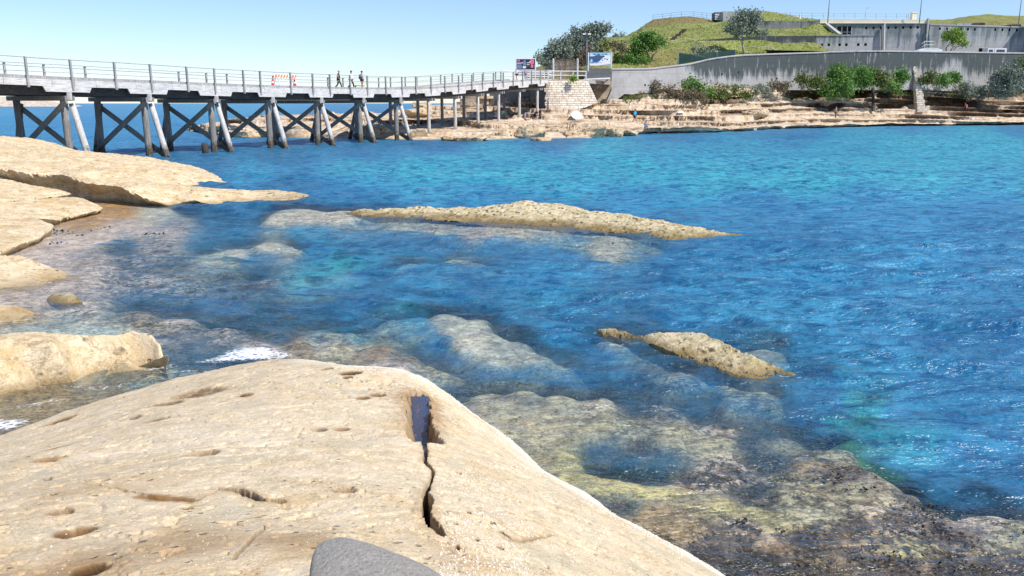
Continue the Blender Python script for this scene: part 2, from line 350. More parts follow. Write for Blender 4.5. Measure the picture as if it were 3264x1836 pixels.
# (D-x, D-y, z, colour, patch, turquoise)
BC = [(-200,262,-6,'W',0,.30),(600,262,-6,'W',0,.30),(1300,262,-6,'W',0,.35),(2600,262,-6,'W',0,.3),(300,300,-6,'W',0,.15),(900,330,-5,'W',0,.0),
(500,400,-3,'W',0,.0),(700,385,-3,'W',0,.0),(900,375,-4,'W',0,.0),(1100,358,-3,'W',0,.0),(1400,350,-3,'W',0,.0),(1700,340,-3,'W',0,.1),(2000,330,-3,'W',0,.1),(2300,322,-3,'W',0,.1),(2560,320,-3,'W',0,.1),
(650,440,-4,'W',0,.35),(900,430,-4,'W',0,.55),(1100,430,-4,'W',0,.95),(1300,440,-4,'W',0,.8),(1267,400,-4,'W',0,.5),(1500,390,-4,'W',0,.6),(1700,380,-4,'W',0,.45),(1900,400,-4,'W',0,.45),(2100,380,-4,'W',0,.5),(2300,350,-4,'W',0,.8),(2500,360,-4,'W',0,.85),(2300,430,-4,'W',0,.7),(2500,450,-4,'W',0,.5),(2000,450,-4,'W',0,.8),(1800,450,-4,'W',0,.75),(1600,440,-4,'W',0,.7),(1450,460,-4,'W',0,.6),
(700,465,-2,'W',0,.1),(850,490,-3,'W',0,.1),(1100,480,-4,'W',0,.45),(1250,490,-3,'W',0,.3),(1600,500,-4,'W',0,.3),(1900,520,-4,'W',0,.2),(2200,520,-4,'W',0,.3),(2500,540,-4,'W',0,.15),(2050,600,-4,'W',0,.1),(2300,640,-4,'W',0,.3),(2500,700,-4,'W',0,.2),(1850,650,-4,'W',0,.15),(1700,640,-3,'W',0,.1),(1900,700,-3,'W',0,.3),(2100,720,-4,'W',0,.3),(1600,720,-3,'W',0,.05),(1750,760,-3,'W',0,.25),(2000,800,-3,'W',0,.35),(2300,780,-4,'W',0,.2),(2500,850,-4,'W',0,.05),(2200,880,-4,'W',0,.2),(2400,950,-4,'W',0,.05),(2520,1050,-4,'W',0,.1),(2050,870,-3,'W',0,.2),
(2160,930,-2.4,'W',0,.4),(2165,1010,-1.2,'E',0,1.0),(2150,1060,-1.1,'E',0,1.0),(2230,1110,-1.5,'E',0,.8),(2300,1150,-2,'W',0,.6),(2080,1020,-2.5,'W',0,.1),(2280,1040,-3,'W',0,.15),(2420,1160,-3,'W',0,.15),(2540,1200,-3,'W',0,.0),(2350,1215,-1.6,'W',0,.2),(2440,1250,-1.0,'W',0,.1),
(300,530,-.08,'O',.1,0),(220,560,-.05,'O',.1,0),(400,530,-.25,'S',.2,0),(330,565,-.15,'P',.1,0),(250,590,-.12,'P',.1,0),(440,585,-.3,'P',.3,0),(460,555,-.6,'P',.4,0),(150,610,-.10,'P',.1,0),(90,640,-.1,'P',.1,0),(310,615,-.8,'W',.2,.0),(380,612,-.4,'P',.5,0),(240,650,-.25,'P',.35,0),(330,650,-.45,'P',.6,.2),(430,660,-.6,'B',.5,.2),(220,700,-.2,'P',.3,0),(300,700,-.4,'P',.6,.2),(130,720,-.12,'P',.2,0),(60,760,-.12,'P',.2,0),(200,765,-.3,'P',.4,.3),(480,510,-1.2,'W',0,.05),(560,500,-2,'W',0,.1),(620,530,-2,'W',0,.1),(560,560,-1.2,'W',.2,.1),(520,600,-1.2,'W',.3,.3),(600,590,-1.5,'W',.2,.3),(540,640,-.6,'S',.2,.5),(600,635,-.28,'S',.25,.3),(680,622,-.2,'S',.25,.2),(740,628,-.28,'S',.3,.2),(650,655,-1.5,'W',0,.0),(800,640,-2,'W',0,.2),(780,590,-1.8,'W',.1,.4),(850,670,-1.3,'S',.1,1),(760,700,-1.3,'S',.1,.9),(950,640,-2,'W',.1,.5),(690,680,-.8,'P',.5,.4),(560,690,-.7,'B',.6,.1),(640,710,-.6,'B',.6,.1),
(350,750,-.9,'W',.3,.0),(450,770,-1.0,'W',.3,.05),(560,780,-1.5,'W',.1,0),(680,760,-1,'W',.4,0),(800,760,-1.5,'W',.2,0),(900,760,-2,'W',.1,0),(380,700,-.5,'P',.6,.3),(450,715,-.5,'P',.6,.3),(350,790,-.3,'B',.5,.1),(450,800,-.3,'P',.4,.1),(560,820,-.4,'P',.5,.1),(200,800,-.45,'S',.2,.6),(300,820,-.4,'S',.3,.4),(80,820,-.4,'S',.2,.5),(60,800,-.1,'B',.3,0),(640,800,-.8,'W',.5,.1),(700,830,-.6,'W',.4,.3),
(700,548,-.12,'S',.3,0),(780,546,-.05,'S',.3,0),(860,545,-.03,'S',.3,0),(1000,570,-.45,'S',.45,.1),(1100,575,-.3,'S',.45,0),(1200,590,-.3,'P',.4,0),(1300,580,-.25,'S',.4,0),(1400,575,-.3,'S',.4,0),(1550,590,-.5,'S',.4,.1),(1530,625,-.25,'S',.3,.2),(1430,610,-1,'S',.4,.2),(1650,625,-.8,'S',.4,.2),(900,570,-.8,'S',.4,.1),(900,610,-2,'W',.1,.1),(1000,610,-2.5,'W',0,0),(1100,615,-2.5,'W',0,0),(1250,630,-2.5,'W',0,.1),(1400,650,-3,'W',0,.2),(1030,662,-.5,'S',.4,.4),(1150,650,-.5,'S',.4,.3),(1210,655,-.7,'S',.4,.3),(1050,690,-3,'W',0,.15),(1200,700,-3,'W',0,.0),(1350,710,-3,'W',0,.2),(1000,740,-2.5,'W',0,.1),(1150,750,-2.5,'W',0,.1),(1330,755,-1.8,'W',.2,.4),(1450,790,-2.5,'W',0,.1),(950,700,-2,'W',0,.1),
(1000,790,-1,'S',.3,.6),(1060,840,-1.6,'W',0,.3),(1080,870,-1.8,'W',0,.05),(1120,800,-.32,'S',.15,.3),(1200,800,-.35,'S',.2,.2),(1150,835,-.22,'S',.12,.15),(1230,835,-.22,'S',.12,.15),(1200,870,-.25,'S',.12,.15),(1290,860,-.3,'S',.2,.3),(1350,880,-.45,'S',.3,.3),(1260,900,-.45,'S',.3,.2),(1420,910,-.7,'S',.4,.2),(1290,800,-2.5,'W',0,.05),(1420,850,-2.5,'W',0,.1),(1500,900,-2,'W',0,.1),(1130,905,-1.2,'W',.1,.05),(1250,940,-1.8,'W',.1,0),(1350,950,-1.8,'W',.1,0),(1450,960,-1.6,'W',.1,0),(1560,930,-1.5,'W',.3,.1),(1600,960,-1.5,'W',.3,0),(1500,870,-2,'W',0,0),(1540,850,-.4,'S',.3,.1),(1650,900,-.8,'B',.5,.1),(1700,930,-.6,'S',.5,.1),(1750,970,-1.4,'W',.1,0),(1850,965,-.5,'S',.4,.1),(1920,985,-.5,'S',.4,.2),(1950,880,-.5,'S',.2,.3),(2050,940,-1.2,'W',.2,.3),(2060,990,-2,'W',0,0),(1750,1000,-1.3,'K',.2,0),(1900,1020,-1.5,'K',.1,0),(2000,1050,-1.8,'W',0,0),
(560,880,-.5,'W',.4,.2),(480,890,-.6,'W',.4,.2),(650,870,-.25,'P',.4,.1),(750,865,-.10,'B',.35,0),(850,868,-.08,'G',.35,0),(950,875,-.10,'B',.35,0),(1040,880,-.25,'B',.3,.1),(820,845,-.5,'S',.4,.4),(900,835,-1.0,'S',.4,.4),(1000,905,-.2,'P',.4,0),(1100,925,-.3,'G',.4,.1),(1060,920,-.3,'S',.3,0),(400,950,-.4,'G',.4,.1),(250,960,-.4,'B',.4,.1),(100,1010,-.2,'B',.3,0),(480,920,-.5,'G',.4,.2),(-100,1050,-.3,'B',.2,0),
(1160,970,-.5,'W',.4,0),(1230,985,-.25,'G',.3,0),(1330,975,-.18,'G',.25,0),(1400,1000,-.12,'G',.2,0),(1250,1020,-.12,'G',.2,0),(1300,1060,-.10,'G',.2,0),(1500,1010,-.2,'S',.4,0),(1600,1000,-.6,'W',.4,.1),(1700,1010,-.5,'P',.5,0),(1500,1050,-.12,'G',.25,0),(1420,1080,-.10,'G',.2,0),(1600,1060,-.25,'G',.5,0),(1700,1080,-.15,'G',.3,0),(1350,1100,-.1,'G',.2,0),(1800,1060,-.5,'P',.6,.1),(1800,1100,-.16,'G',.3,0),(1900,1090,-.5,'W',.5,.1),(1500,1140,-.8,'W',.1,0),(1570,1160,-.9,'W',.1,0),(1650,1170,-.7,'W',.2,.0),(1600,1130,-.4,'W',.4,0),(1430,1150,-.1,'Y',.2,0),(1450,1195,-.05,'Y',.15,0),(1530,1215,-.05,'Y',.2,0),(1600,1235,-.05,'Y',.15,0),(1700,1240,-.04,'Y',.15,0),(1750,1200,-.25,'P',.6,0),(1850,1180,-.3,'P',.7,.1),(1950,1150,-.4,'W',.6,.1),(1820,1270,-.04,'Y',.25,0),(1930,1300,-.04,'Y',.3,0),(2050,1290,-.1,'G',.45,0),(2000,1230,-.15,'G',.5,0),(1900,1230,-.3,'W',.7,0),(2100,1130,-.25,'G',.5,.1),(1980,1080,-.4,'G',.3,.1),(2030,1170,-.25,'B',.6,0),(2130,1190,-.06,'K',.6,0),(2180,1220,-.1,'G',.4,0),(2280,1240,-.15,'G',.5,.1),(2320,1280,-.02,'K',.5,0),(2250,1300,-.1,'P',.6,0),(2450,1290,-.15,'P',.4,0),(2550,1330,-.1,'G',.4,0),(2380,1340,-.02,'K',.6,0),(2150,1330,-.05,'B',.7,0),(2000,1350,-.06,'B',.8,0),(1850,1330,-.10,'P',.8,0),(1800,1370,-.12,'K',.7,0),(1900,1400,-.1,'K',.8,0),(1560,1265,-.25,'W',.3,0),(1650,1290,-.1,'B',.3,0),(1700,1330,.0,'B',.3,0),(2060,1430,-.04,'B',.8,0),(2250,1420,.0,'K',.6,0),(2400,1430,-.02,'K',.7,0),(2540,1420,-.1,'K',.6,0),(2300,1370,-.06,'Y',.6,0),(2100,1600,-.1,'B',.6,0),(2500,1650,-.1,'B',.6,0),(2700,1300,-.5,'B',.5,.1),(2800,900,-4,'W',0,.1)]
bcx = np.array([b[0]*K for b in BC]); bcy = np.array([b[1]*K for b in BC]); bcz = np.array([b[2] for b in BC])
bcc = np.array([CL[b[3]] for b in BC]); bcp = np.array([b[4] for b in BC]); bct = np.array([b[5] for b in BC])
def bed(x, y):
    """sea bed height, colour, patchiness, turquoise at world x, y"""
    sh = x.shape; x = x.ravel(); y = y.ravel(); n = len(x)
    px, py = proj(x, y, np.zeros(n))
    jx = fbm(x*.9, y*.9, 3, 2)*.25*2562/np.maximum(y, 4)*.35; px = px+jx; py = py+fbm(x*.7+9, y*.7, 3, 5)*14*np.clip(12/np.maximum(y, 4), .15, 1.3)
    z = np.zeros(n); c = np.zeros((n, 3)); p = np.zeros(n); t = np.zeros(n); W = np.zeros(n)
    for i in range(len(BC)):
        w = 1/(((px-bcx[i]))**2+((py-bcy[i])*2.2)**2+30**2)**2.2
        W += w; z += w*bcz[i]; c += w[:, None]*bcc[i]; p += w*bcp[i]; t += w*bct[i]
    return (z/W).reshape(sh), (c/W[:, None]).reshape(sh+(3,)), (p/W).reshape(sh), (t/W).reshape(sh)
def fan(a0, a1, nc, r0, r1, nr):
    a = np.radians(np.linspace(a0, a1, nc))[None, :]; r = np.exp(np.linspace(math.log(r0), math.log(r1), nr))[:, None]
    return np.sin(a)*r, np.cos(a)*r, r+0*a
# bed mesh
bx, by, br = fan(-52, 52, 620, 2.0, 420, 700)
bz, bcol, bpat, btq = bed(bx, by)
amp = np.clip((0.05-bz)*.6, .03, .35)
nz = fbm(bx*1.6, by*1.6, 5, 1, .6); nz2 = fbm(bx*7, by*7, 3, 3, .6)
weedn = fbm(bx*2.6+5, by*2.6, 5, 4, .65)
weedn2 = fbm(bx*6.5+5, by*6.5, 4, 6, .65); bm_ = np.clip((bpat-.56+weedn*.5+weedn2*.26)*8, 0, 1)*sst(0, .18, bpat)
bZ = bz*.28+nz*amp*.22+nz2*.015*np.clip(20/br, 0, 1)-bm_*.03*np.clip(bpat*2, 0, 1)
bZ = np.where(bZ > -.03, -.03+(bZ+.03)*.35, bZ)   # refraction lifts the apparent bottom: shallow relief
bcol = bcol*(1+.35*nz[..., None])*(1-bm_[..., None]*.85)+bm_[..., None]*np.array([.055, .038, .028])
bcol = np.clip(bcol*(1+.5*nz2[..., None]*(1-bm_[..., None])), 0, 1)
def m_bed():
    t = NT('sea_bed_rock'); ac, ar, ag, ab, aa = t.attr('bc'); p = t.pos(); wn = t.noise(p, 3.0, 8, .8, .6); ac = t.mix(t.math('MULTIPLY', t.ramp(wn, [(.44, .95), (.50, 0)]), aa), ac, (.035, .028, .018)); wn2 = t.noise(p, 10, 5, .8, .3); ac = t.mix(t.math('MULTIPLY', t.ramp(wn2, [(.44, .95), (.51, 0)]), aa), ac, (.04, .03, .02)); ac = t.mix(t.ramp(t.noise(p, 1.6, 5, .7, .6), [(.52, 0), (.64, .5)]), ac, (.42, .30, .20)); n = t.noise(p, 7, 6, .75); n2 = t.noise(p, 30, 4, .75)
    c = t.mix(t.ramp(n, [(.36, .75), (.46, 0)]), ac, (.07, .06, .04)); c = t.mix(t.ramp(n2, [(.55, 0), (.66, .5)]), c, (.66, .60, .42)); c = t.mix(t.ramp(n2, [(.34, .6), (.44, 0)]), c, (.10, .085, .05))
    return t.pbr(c, .95, t.bump(n, .8, .05), .1)
grid('sea_bed', bx, by, bZ, m_bed(), {'bc': np.concatenate([bcol, np.clip(bpat*1.35+.12, 0, 1)[..., None]], -1)}); tag(bpy.data.objects['sea_bed'], kind='structure')
# weed clumps that break the surface are part of bed heights
# water sheet
wx, wy, wr = fan(-58, 58, 860, 1.6, 26000, 1150)
wz0, wc0, wp0, wt0 = bed(wx, np.minimum(wy, 5000))
nb = fbm(wx*1.6, wy*1.6, 5, 1, .6)
depth = np.clip(-(wz0+nb*np.clip((0.05-wz0)*.6, .03, .35)*.8), 0, 8)
cell = wr*0.0086
H = np.zeros_like(wx); rs = np.random.RandomState(5)
for lam, am in ((9, .020), (6, .017), (4.2, .014), (3.1, .012), (2.3, .0105), (1.7, .009), (1.25, .0075), (.9, .0055), (.66, .0036), (.48, .0022), (.35, .0012)):
    for k in range(4):
        th = R(rs.normal(80, 26)); kx = math.cos(th)*2*math.pi/lam/rs.uniform(.85, 1.15); ky = math.sin(th)*2*math.pi/lam
        ph = kx*wx+ky*wy+rs.uniform(0, 6.28)+1.5*fbm(wx/lam*.35, wy/lam*.35, 2, k+3)
        s = np.sin(ph); H += am*(1-np.abs(s))*1.5*sst(1.5, 4.5, lam/cell)-am*.5*sst(1.5, 4.5, lam/cell)
shal = np.clip(depth/.8, .30, 1)
gust = .65+.7*sst(-.3, .3, fbm(wx*.07, wy*.11, 3, 6))
H = H*shal*gust*1.35
# small surf in the channel beside the foreground rock
def blob(px, py, sx, sy, rot=0):
    c = PZ(px, py, 0); dx = wx-c.x; dy = wy-c.y; cr, sr = math.cos(R(rot)), math.sin(R(rot))
    return np.exp(-((dx*cr+dy*sr)/sx)**2-((-dx*sr+dy*cr)/sy)**2)
foam = .95*blob(795, 1128, .42, .24, 25)+.6*blob(715, 1148, .5, .16, 15)+.8*blob(870, 1140, .35, .18, 10)+.6*blob(500, 1180, .3, .10, 20)+.42*blob(600, 1190, .9, .10, 10)+.45*blob(300, 1235, 1.2, .09, 8)+.5*blob(110, 1290, .6, .12, 40)+.95*blob(20, 1355, .3, .16)+.4*blob(450, 1165, .5, .10)
foam += .3*blob(60, 945, .4, .2)+.3*blob(1080, 1085, .3, .12)
for (a, b, s1, s2, k) in ((2340,1290,.5,.12,.45),(2420,1330,.6,.12,.5),(2520,1385,.5,.12,.45),(2620,1440,.4,.15,.4),(2700,1480,.5,.15,.45),(2560,1210,.5,.1,.55),(2480,1205,.4,.1,.45),(2920,1640,.5,.2,.45),(3180,1760,.5,.15,.55),(2870,1620,.3,.2,.45),(1460,1250,.4,.1,.5),(1900,1270,.5,.08,.4),(2190,1645,.22,.04,.9),(2380,1740,.3,.1,.4),(2280,1750,.2,.1,.35),(2750,1760,.4,.12,.35),(1800,1240,.6,.1,.35),(1950,1230,.5,.1,.3),(2050,1260,.4,.08,.35),(330,705,.4,.1,.2)):
    foam += k*.36*blob(a, b, s1*1.3, s2, -25)
fn = fbm(wx*7, wy*11, 5, 2, .65); fn2 = fbm(wx*22, wy*26, 3, 5, .6)
fn3 = fbm(wx*34, wy*40, 2, 1, .6)
fo = np.clip(np.minimum(foam, .80)*(1+.5*fn), 0, 1)*sst(.04, .25, foam)
# scattered glints of foam
H += .05*blob(780, 1130, .7, .35, 20)+fo*.015+.03*blob(330, 1230, 1.5, .2, 8)
dmod = depth*np.clip(1+.75*fbm(wx*2.6, wy*2.6, 5, 3, .65)*np.clip(14/wr, .3, 1), .3, 2)
op = np.clip(1-np.exp(-(dmod/1.6)**1.35), 0, 1)*.97
op = np.maximum(op, sst(60, 130, wr)*.97)
at = np.stack([op, np.clip(wt0*(1+.35*sst(22, 50, wr))+.10*sst(30, 70, wr), 0, 1), fo, np.ones_like(fo)], -1)
def m_water():
    t = NT('sea_water'); ac, op_, tq, fm, aa = t.attr('wat'); p = t.pos()
    b1 = t.noise(t.mapv(p, (.55, 1.25, 1)), 1.1, 5, .62, .3); b2 = t.noise(t.mapv(p, (.6, 1.3, 1)), 4.5, 4, .6, .3); b3 = t.noise(t.mapv(p, (.25, .6, 1)), .55, 4, .6)
    b4 = t.noise(t.mapv(p, (.8, .9, 1)), .22, 3, .6)
    h = t.math('ADD', t.math('ADD', t.math('MULTIPLY', b1, .75), t.math('MULTIPLY', b2, .12)), t.math('ADD', t.math('MULTIPLY', b3, .8), t.math('MULTIPLY', b4, 1.2)))
    nrm = t.bump(h, 1.0, .50)
    pv = t.noise(t.mapv(p, (.05, .10, 1)), 1.0, 5, .65)
    blue = t.ramp(pv, [(.35, (.034, .22, .38)), (.65, (.052, .28, .45))])
    tqc = t.ramp(pv, [(.35, (.04, .36, .45)), (.65, (.07, .43, .49))])
    nav = t.ramp(pv, [(.35, (.020, .125, .245)), (.65, (.034, .17, .31))]); bc = t.mix(t.ramp(tq, [(.0, 0), (.32, 1)]), nav, blue); bc = t.mix(t.ramp(tq, [(.3, 0), (1.0, 1)]), bc, tqc)
    # ripple shading painted into the water colour as dark and pale noise strokes
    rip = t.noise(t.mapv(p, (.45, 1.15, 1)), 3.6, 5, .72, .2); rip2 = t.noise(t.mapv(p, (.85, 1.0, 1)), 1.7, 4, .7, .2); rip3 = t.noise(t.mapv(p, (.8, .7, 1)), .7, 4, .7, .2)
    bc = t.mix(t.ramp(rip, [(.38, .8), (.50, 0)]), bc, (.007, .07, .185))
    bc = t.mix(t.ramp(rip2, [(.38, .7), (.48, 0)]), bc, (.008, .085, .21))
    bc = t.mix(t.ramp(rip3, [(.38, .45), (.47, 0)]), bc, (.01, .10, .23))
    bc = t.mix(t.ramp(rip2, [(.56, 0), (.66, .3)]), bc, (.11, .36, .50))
    df = t.n('ShaderNodeBsdfDiffuse'); t.l(bc, df.inputs[0]); t.l(nrm, df.inputs['Normal'])
    tr = t.n('ShaderNodeBsdfTransparent'); t.l(t.mix(t.math('MINIMUM', t.math('MULTIPLY', op_, 2.2), 1.0), (.98, .98, .96), (.72, .90, .92)), tr.inputs[0])
    m1 = t.n('ShaderNodeMixShader'); t.l(op_, m1.inputs[0]); t.l(tr.outputs[0], m1.inputs[1]); t.l(df.outputs[0], m1.inputs[2])
    gl = t.n('ShaderNodeBsdfGlossy'); gl.inputs['Roughness'].default_value = .27; gl.inputs[0].default_value = (.80, .87, .93, 1); t.l(nrm, gl.inputs['Normal'])
    fr = t.n('ShaderNodeFresnel'); fr.inputs[0].default_value = 1.33; t.l(nrm, fr.inputs['Normal'])
    ff = t.math('MINIMUM', t.math('MULTIPLY', fr.outputs[0], .9), .46)
    m2 = t.n('ShaderNodeMixShader'); t.l(ff, m2.inputs[0]); t.l(m1.outputs[0], m2.inputs[1]); t.l(gl.outputs[0], m2.inputs[2])
    l1 = t.noise(t.mapv(p, (1, 1.4, 1)), 7, 6, .8, 1.2); l2 = t.voro(t.mapv(p, (1, 1.3, 1)), 9, 'DISTANCE_TO_EDGE'); lace = t.math('SUBTRACT', t.math('ADD', fm, t.math('MULTIPLY', t.math('SUBTRACT', l1, .5), 1.9)), t.math('MULTIPLY', l2, 1.2)); fm = t.math('MULTIPLY', t.ramp(lace, [(.22, 0), (.75, .95)]), t.ramp(fm, [(.02, 0), (.15, 1)]))
    wf = t.n('ShaderNodeBsdfDiffuse'); wf.inputs[0].default_value = (.82, .84, .86, 1)
    m3 = t.n('ShaderNodeMixShader'); t.l(fm, m3.inputs[0]); t.l(m2.outputs[0], m3.inputs[1]); t.l(wf.outputs[0], m3.inputs[2])
    t.l(m3.outputs[0], t.out.inputs[0]); return t.m
grid('sea_water', wx, wy, H, m_water(), {'wat': at}); tag(bpy.data.objects['sea_water'], kind='structure')
# ================= foreground rock =================
fp = [(-250,1449,2.3),(0,1449,2.3),(400,1449,2.32),(800,1449,2.3),(1100,1449,2.2),(1400,1449,1.85),(1620,1449,1.25),(1780,1449,.62),
(-300,1750,2.45),(400,1750,2.5),(1000,1750,2.45),(1600,1750,2.1),(2200,1750,1.2),(-300,1280,1.75),(0,1280,2.0),(400,1250,2.05),(800,1250,2.0),(1050,1250,1.93),(1300,1260,1.55),(1430,1260,1.05),(1500,1275,.6),
(0,1160,1.45),(300,1110,1.55),(600,1080,1.6),(900,1080,1.58),(1080,1090,1.5),(1200,1130,1.2),(1290,1150,.75),(600,980,1.18),(900,980,1.3),(1040,1000,1.3),(1125,1045,1.1)]
edge = [(-250,1170,.35),(-120,1130,.32),(0,1090,.32),(136,1038,.38),(273,998,.42),(410,957,.48),(546,926,.52),(628,908,.55),(720,903,.78),(819,907,.88),(921,921,.98),(1010,930,1.02),(1061,944,1.02),(1105,969,.92),(1140,1005,.70),(1190,1032,.48),(1230,1064,.3),(1310,1117,.28),(1390,1196,.26),(1491,1245,.22),(1551,1289,.18),(1611,1321,.12),(1711,1377,.06),(1815,1433,.04),(1900,1490,.04),(2200,1640,.04)]
P2 = []; V2 = []; cen = Vector((-1.6, 4.0))
for x, y, z in fp:
    q = DZ(x, y, z); P2.append((q.x, q.y)); V2.append(z)
epts = []
for x, y, z in edge:
    q = DZ(x, y, z); P2.append((q.x, q.y)); V2.append(z); epts.append((q.x, q.y))
ftop0 = tps(P2, V2, 2e-3)
EPT = np.array(epts)
def edge_d(x, y):
    """signed distance to the rock rim, positive outside"""
    best = np.full(np.shape(x), 1e9); sg = np.ones(np.shape(x))
    for i in range(len(EPT)-1):
        a, b = EPT[i], EPT[i+1]; tx, ty = b-a; L2 = tx*tx+ty*ty
        t = np.clip(((x-a[0])*tx+(y-a[1])*ty)/L2, 0, 1); dx = x-a[0]-t*tx; dy = y-a[1]-t*ty; d = dx*dx+dy*dy
        cr = tx*(y-a[1])-ty*(x-a[0]); k = d < best; best = np.where(k, d, best); sg = np.where(k, np.where(cr > 0, 1.0, -1.0), sg)
    return np.sqrt(best)*sg
def ftop(x, y):
    d = edge_d(x, y); z = ftop0(x, y)
    r = np.clip((d+.22)/.22, 0, 1); return z-.05*r*r-np.where(d > 0, np.minimum(1.15*d, 2.5), 0)
gx, gy, gr = fan(-50, 36, 1250, 1.5, 12.5, 1000)
gz = ftop(gx, gy)
def foot(px, py, zz=None):
    """world point of a photo pixel on the foreground rock"""
    u, y, z = ray(px, py); best = None
    t = np.linspace(1.5, 13, 2400); zz = CAMZ+z*t; s = ftop(u*t, y*t); i = np.argmax(zz < s)
    return u*t[i], y*t[i], s[i]
sn = fbm(gx*.8, gy*.8, 4, 3)*.05+fbm(gx*3, gy*3, 4, 1, .55)*.016+fbm(gx*9, gy*9, 3, 6, .6)*.004+fbm(gx*26, gy*26, 3, 2, .65)*.004
pf = fbm(gx*7, gy*7, 3, 4, .6); sn = sn-.016*sst(.40, .52, pf)*sst(-.1, .2, fbm(gx*1.3, gy*1.3, 3, 0))
pf2 = fbm(gx*17+3, gy*17, 2, 5, .6); sn = sn-.010*sst(.40, .52, pf2)
lg = np.abs(fbm(gx*.9+2, gy*1.5, 4, 7, .5)); sn = sn-.012*(1-sst(0, .03, lg))*sst(0, .25, fbm(gx*.8, gy*.8, 2, 1)+.1)
gz = gz+sn
S1 = np.zeros_like(gx); S2 = np.zeros_like(gx); S3 = np.zeros_like(gx)
def q2(x, y): return x*.5768, 1000+y*.5768
def q3(x, y): return 1000+x*.508, 1100+y*.508
def dimple(px, py, wpx, hpx, dep, st=.7, dk=.3):
    global gz, S1, S2
    x0, y0, z0 = foot(px, py); D_ = math.sqrt(x0*x0+y0*y0+(CAMZ-z0)**2); r0 = math.hypot(x0, y0)
    rx = 1.12*wpx*D_/F; ry = min(max(hpx*D_/F/max(.17, .8*(CAMZ-z0)/D_), rx*.5), rx*2.3)
    ux, uy = y0/r0, -x0/r0; A_ = (gx-x0)*ux+(gy-y0)*uy; B_ = (gx-x0)*x0/r0+(gy-y0)*y0/r0
    d = (A_/rx)**2+(B_/ry)**2; d = d*(1+.35*fbm(gx*9, gy*9, 4, int(px) % 7, .6))
    gz = gz-dep*.8*(1-sst(.4, 1.0, d)); S1 = np.maximum(S1, np.clip(1.1*st, 0, 1)*(1-sst(.6, 1.7, d)))
    S2 = np.maximum(S2, np.clip(dk*2.0+.3, 0, .97)*(1-sst(.55, 1.05, d))*np.clip(.75+1.2*fbm(gx*15, gy*15, 3, 3), .2, 1))
for (x, y, w, h, d, s, k) in ((340,590,62,20,.05,.7,.45),(870,590,55,16,.05,.7,.4),(1760,622,38,14,.045,.5,.5),(1890,620,36,11,.03,.8,.2),(2005,452,36,14,.02,1,.1),(2090,435,38,14,.02,1,.15),(1120,765,70,24,.06,.7,.5),(320,740,50,20,.05,.8,.35),(280,810,60,16,.04,.8,.1),(1800,303,38,9,.04,.6,.6),(1940,320,55,15,.05,.8,.3),(1350,445,40,12,.03,.7,.25),(1900,975,60,18,.04,.4,.5),(425,1205,85,32,.09,.9,.4),(340,1110,50,26,.06,.4,.3),(500,1415,85,40,.07,1,.3),(1110,430,110,30,.05,.55,.2),(920,500,75,16,.04,.7,.2),(655,1350,14,14,.03,.3,.8),(265,920,22,28,.03,.2,.5),(300,1020,14,14,.03,.3,.6),(1030,1070,30,9,.02,.7,.3),(130,800,24,30,.03,.2,.4),(750,570,28,14,.02,.3,.3),(1920,345,25,8,.03,.8,.3)):
    px, py = q2(x, y); dimple(px, py, w*.5768, h*.5768, d, s, k)
for (x, y, w, h, d) in ((910,775,14,10,.02),(1125,1120,16,16,.03),(1180,1180,14,14,.03),(1170,1275,22,8,.03),(1240,1055,16,12,.02),(890,1130,12,12,.02),(975,1045,12,12,.02),(1025,1230,12,12,.02),(905,1250,14,12,.02)):
    px, py = q3(x, y); dimple(px, py, w*.508, h*.508, d, .5, .8)
def groove(pts, wid, dep, st=.5, dk=.9, conv=q3, rough=.35):
    global gz, S1, S2
    W = [foot(*conv(*p)) for p in pts]; D = np.full(gx.shape, 9.0); WD = np.zeros_like(gx)
    for i in range(len(W)-1):
        ax, ay = W[i][0], W[i][1]; bx_, by_ = W[i+1][0], W[i+1][1]; L2 = (bx_-ax)**2+(by_-ay)**2
        tt = np.clip(((gx-ax)*(bx_-ax)+(gy-ay)*(by_-ay))/L2, 0, 1); d = np.hypot(gx-ax-tt*(bx_-ax), gy-ay-tt*(by_-ay))
        w = wid[i]*(1-tt)+wid[i+1]*tt; r = d/w; k = r < D; D = np.where(k, r, D); WD = np.where(k, w, WD)
    D = D*(1+rough*fbm(gx*22, gy*22, 3, 2, .6))
    dd = np.array(dep) if np.ndim(dep) == 0 else dep
    gz = gz-dd*(1-sst(.55, 1.05, D)); S1 = np.maximum(S1, st*(1-sst(1, 3.2, D))); S2 = np.maximum(S2, dk*(1-sst(.6, 1.05, D)))
groove([(655,300),(660,360),(665,430),(680,500),(700,560)], [.10,.105,.095,.07,.03], .36, .75, .45, rough=.7)
groove([(700,560),(690,600),(705,660),(690,690),(720,730),(750,760),(735,810),(715,850),(705,885),(700,905)], [.02,.018,.014,.016,.016,.012,.010,.018,.022,.012], .22, .35, 1)
groove([(700,905),(715,950),(705,1000),(700,1045),(735,1100),(760,1140),(800,1185)], [.022,.034,.030,.022,.032,.035,.022], .24, .35, 1)
groove([(1180,1180),(1235,1215),(1300,1235),(1400,1215),(1500,1185)], [.008,.018,.016,.010,.006], .07, .4, 1)
groove([(1200,950),(1300,960),(1380,985),(1440,1015),(1560,1025)], [.018,.03,.03,.026,.022], .10, .4, .7, q2)  # shadow of the step crevice painted dark along this groove
groove([(450,955),(600,970),(740,990),(850,1010),(950,1010),(1080,1020),(1200,960)], [.006,.007,.009,.016,.014,.010,.006], .02, .35, .15, q2)
groove([(820,1010),(950,1015),(1060,1025)], [.03,.03,.02], .02, 1, .1, q2)
groove([(1290,1390),(1340,1320),(1420,1230),(1490,1160)], [.010,.012,.014,.010], .03, .25, .45, q2, .6)
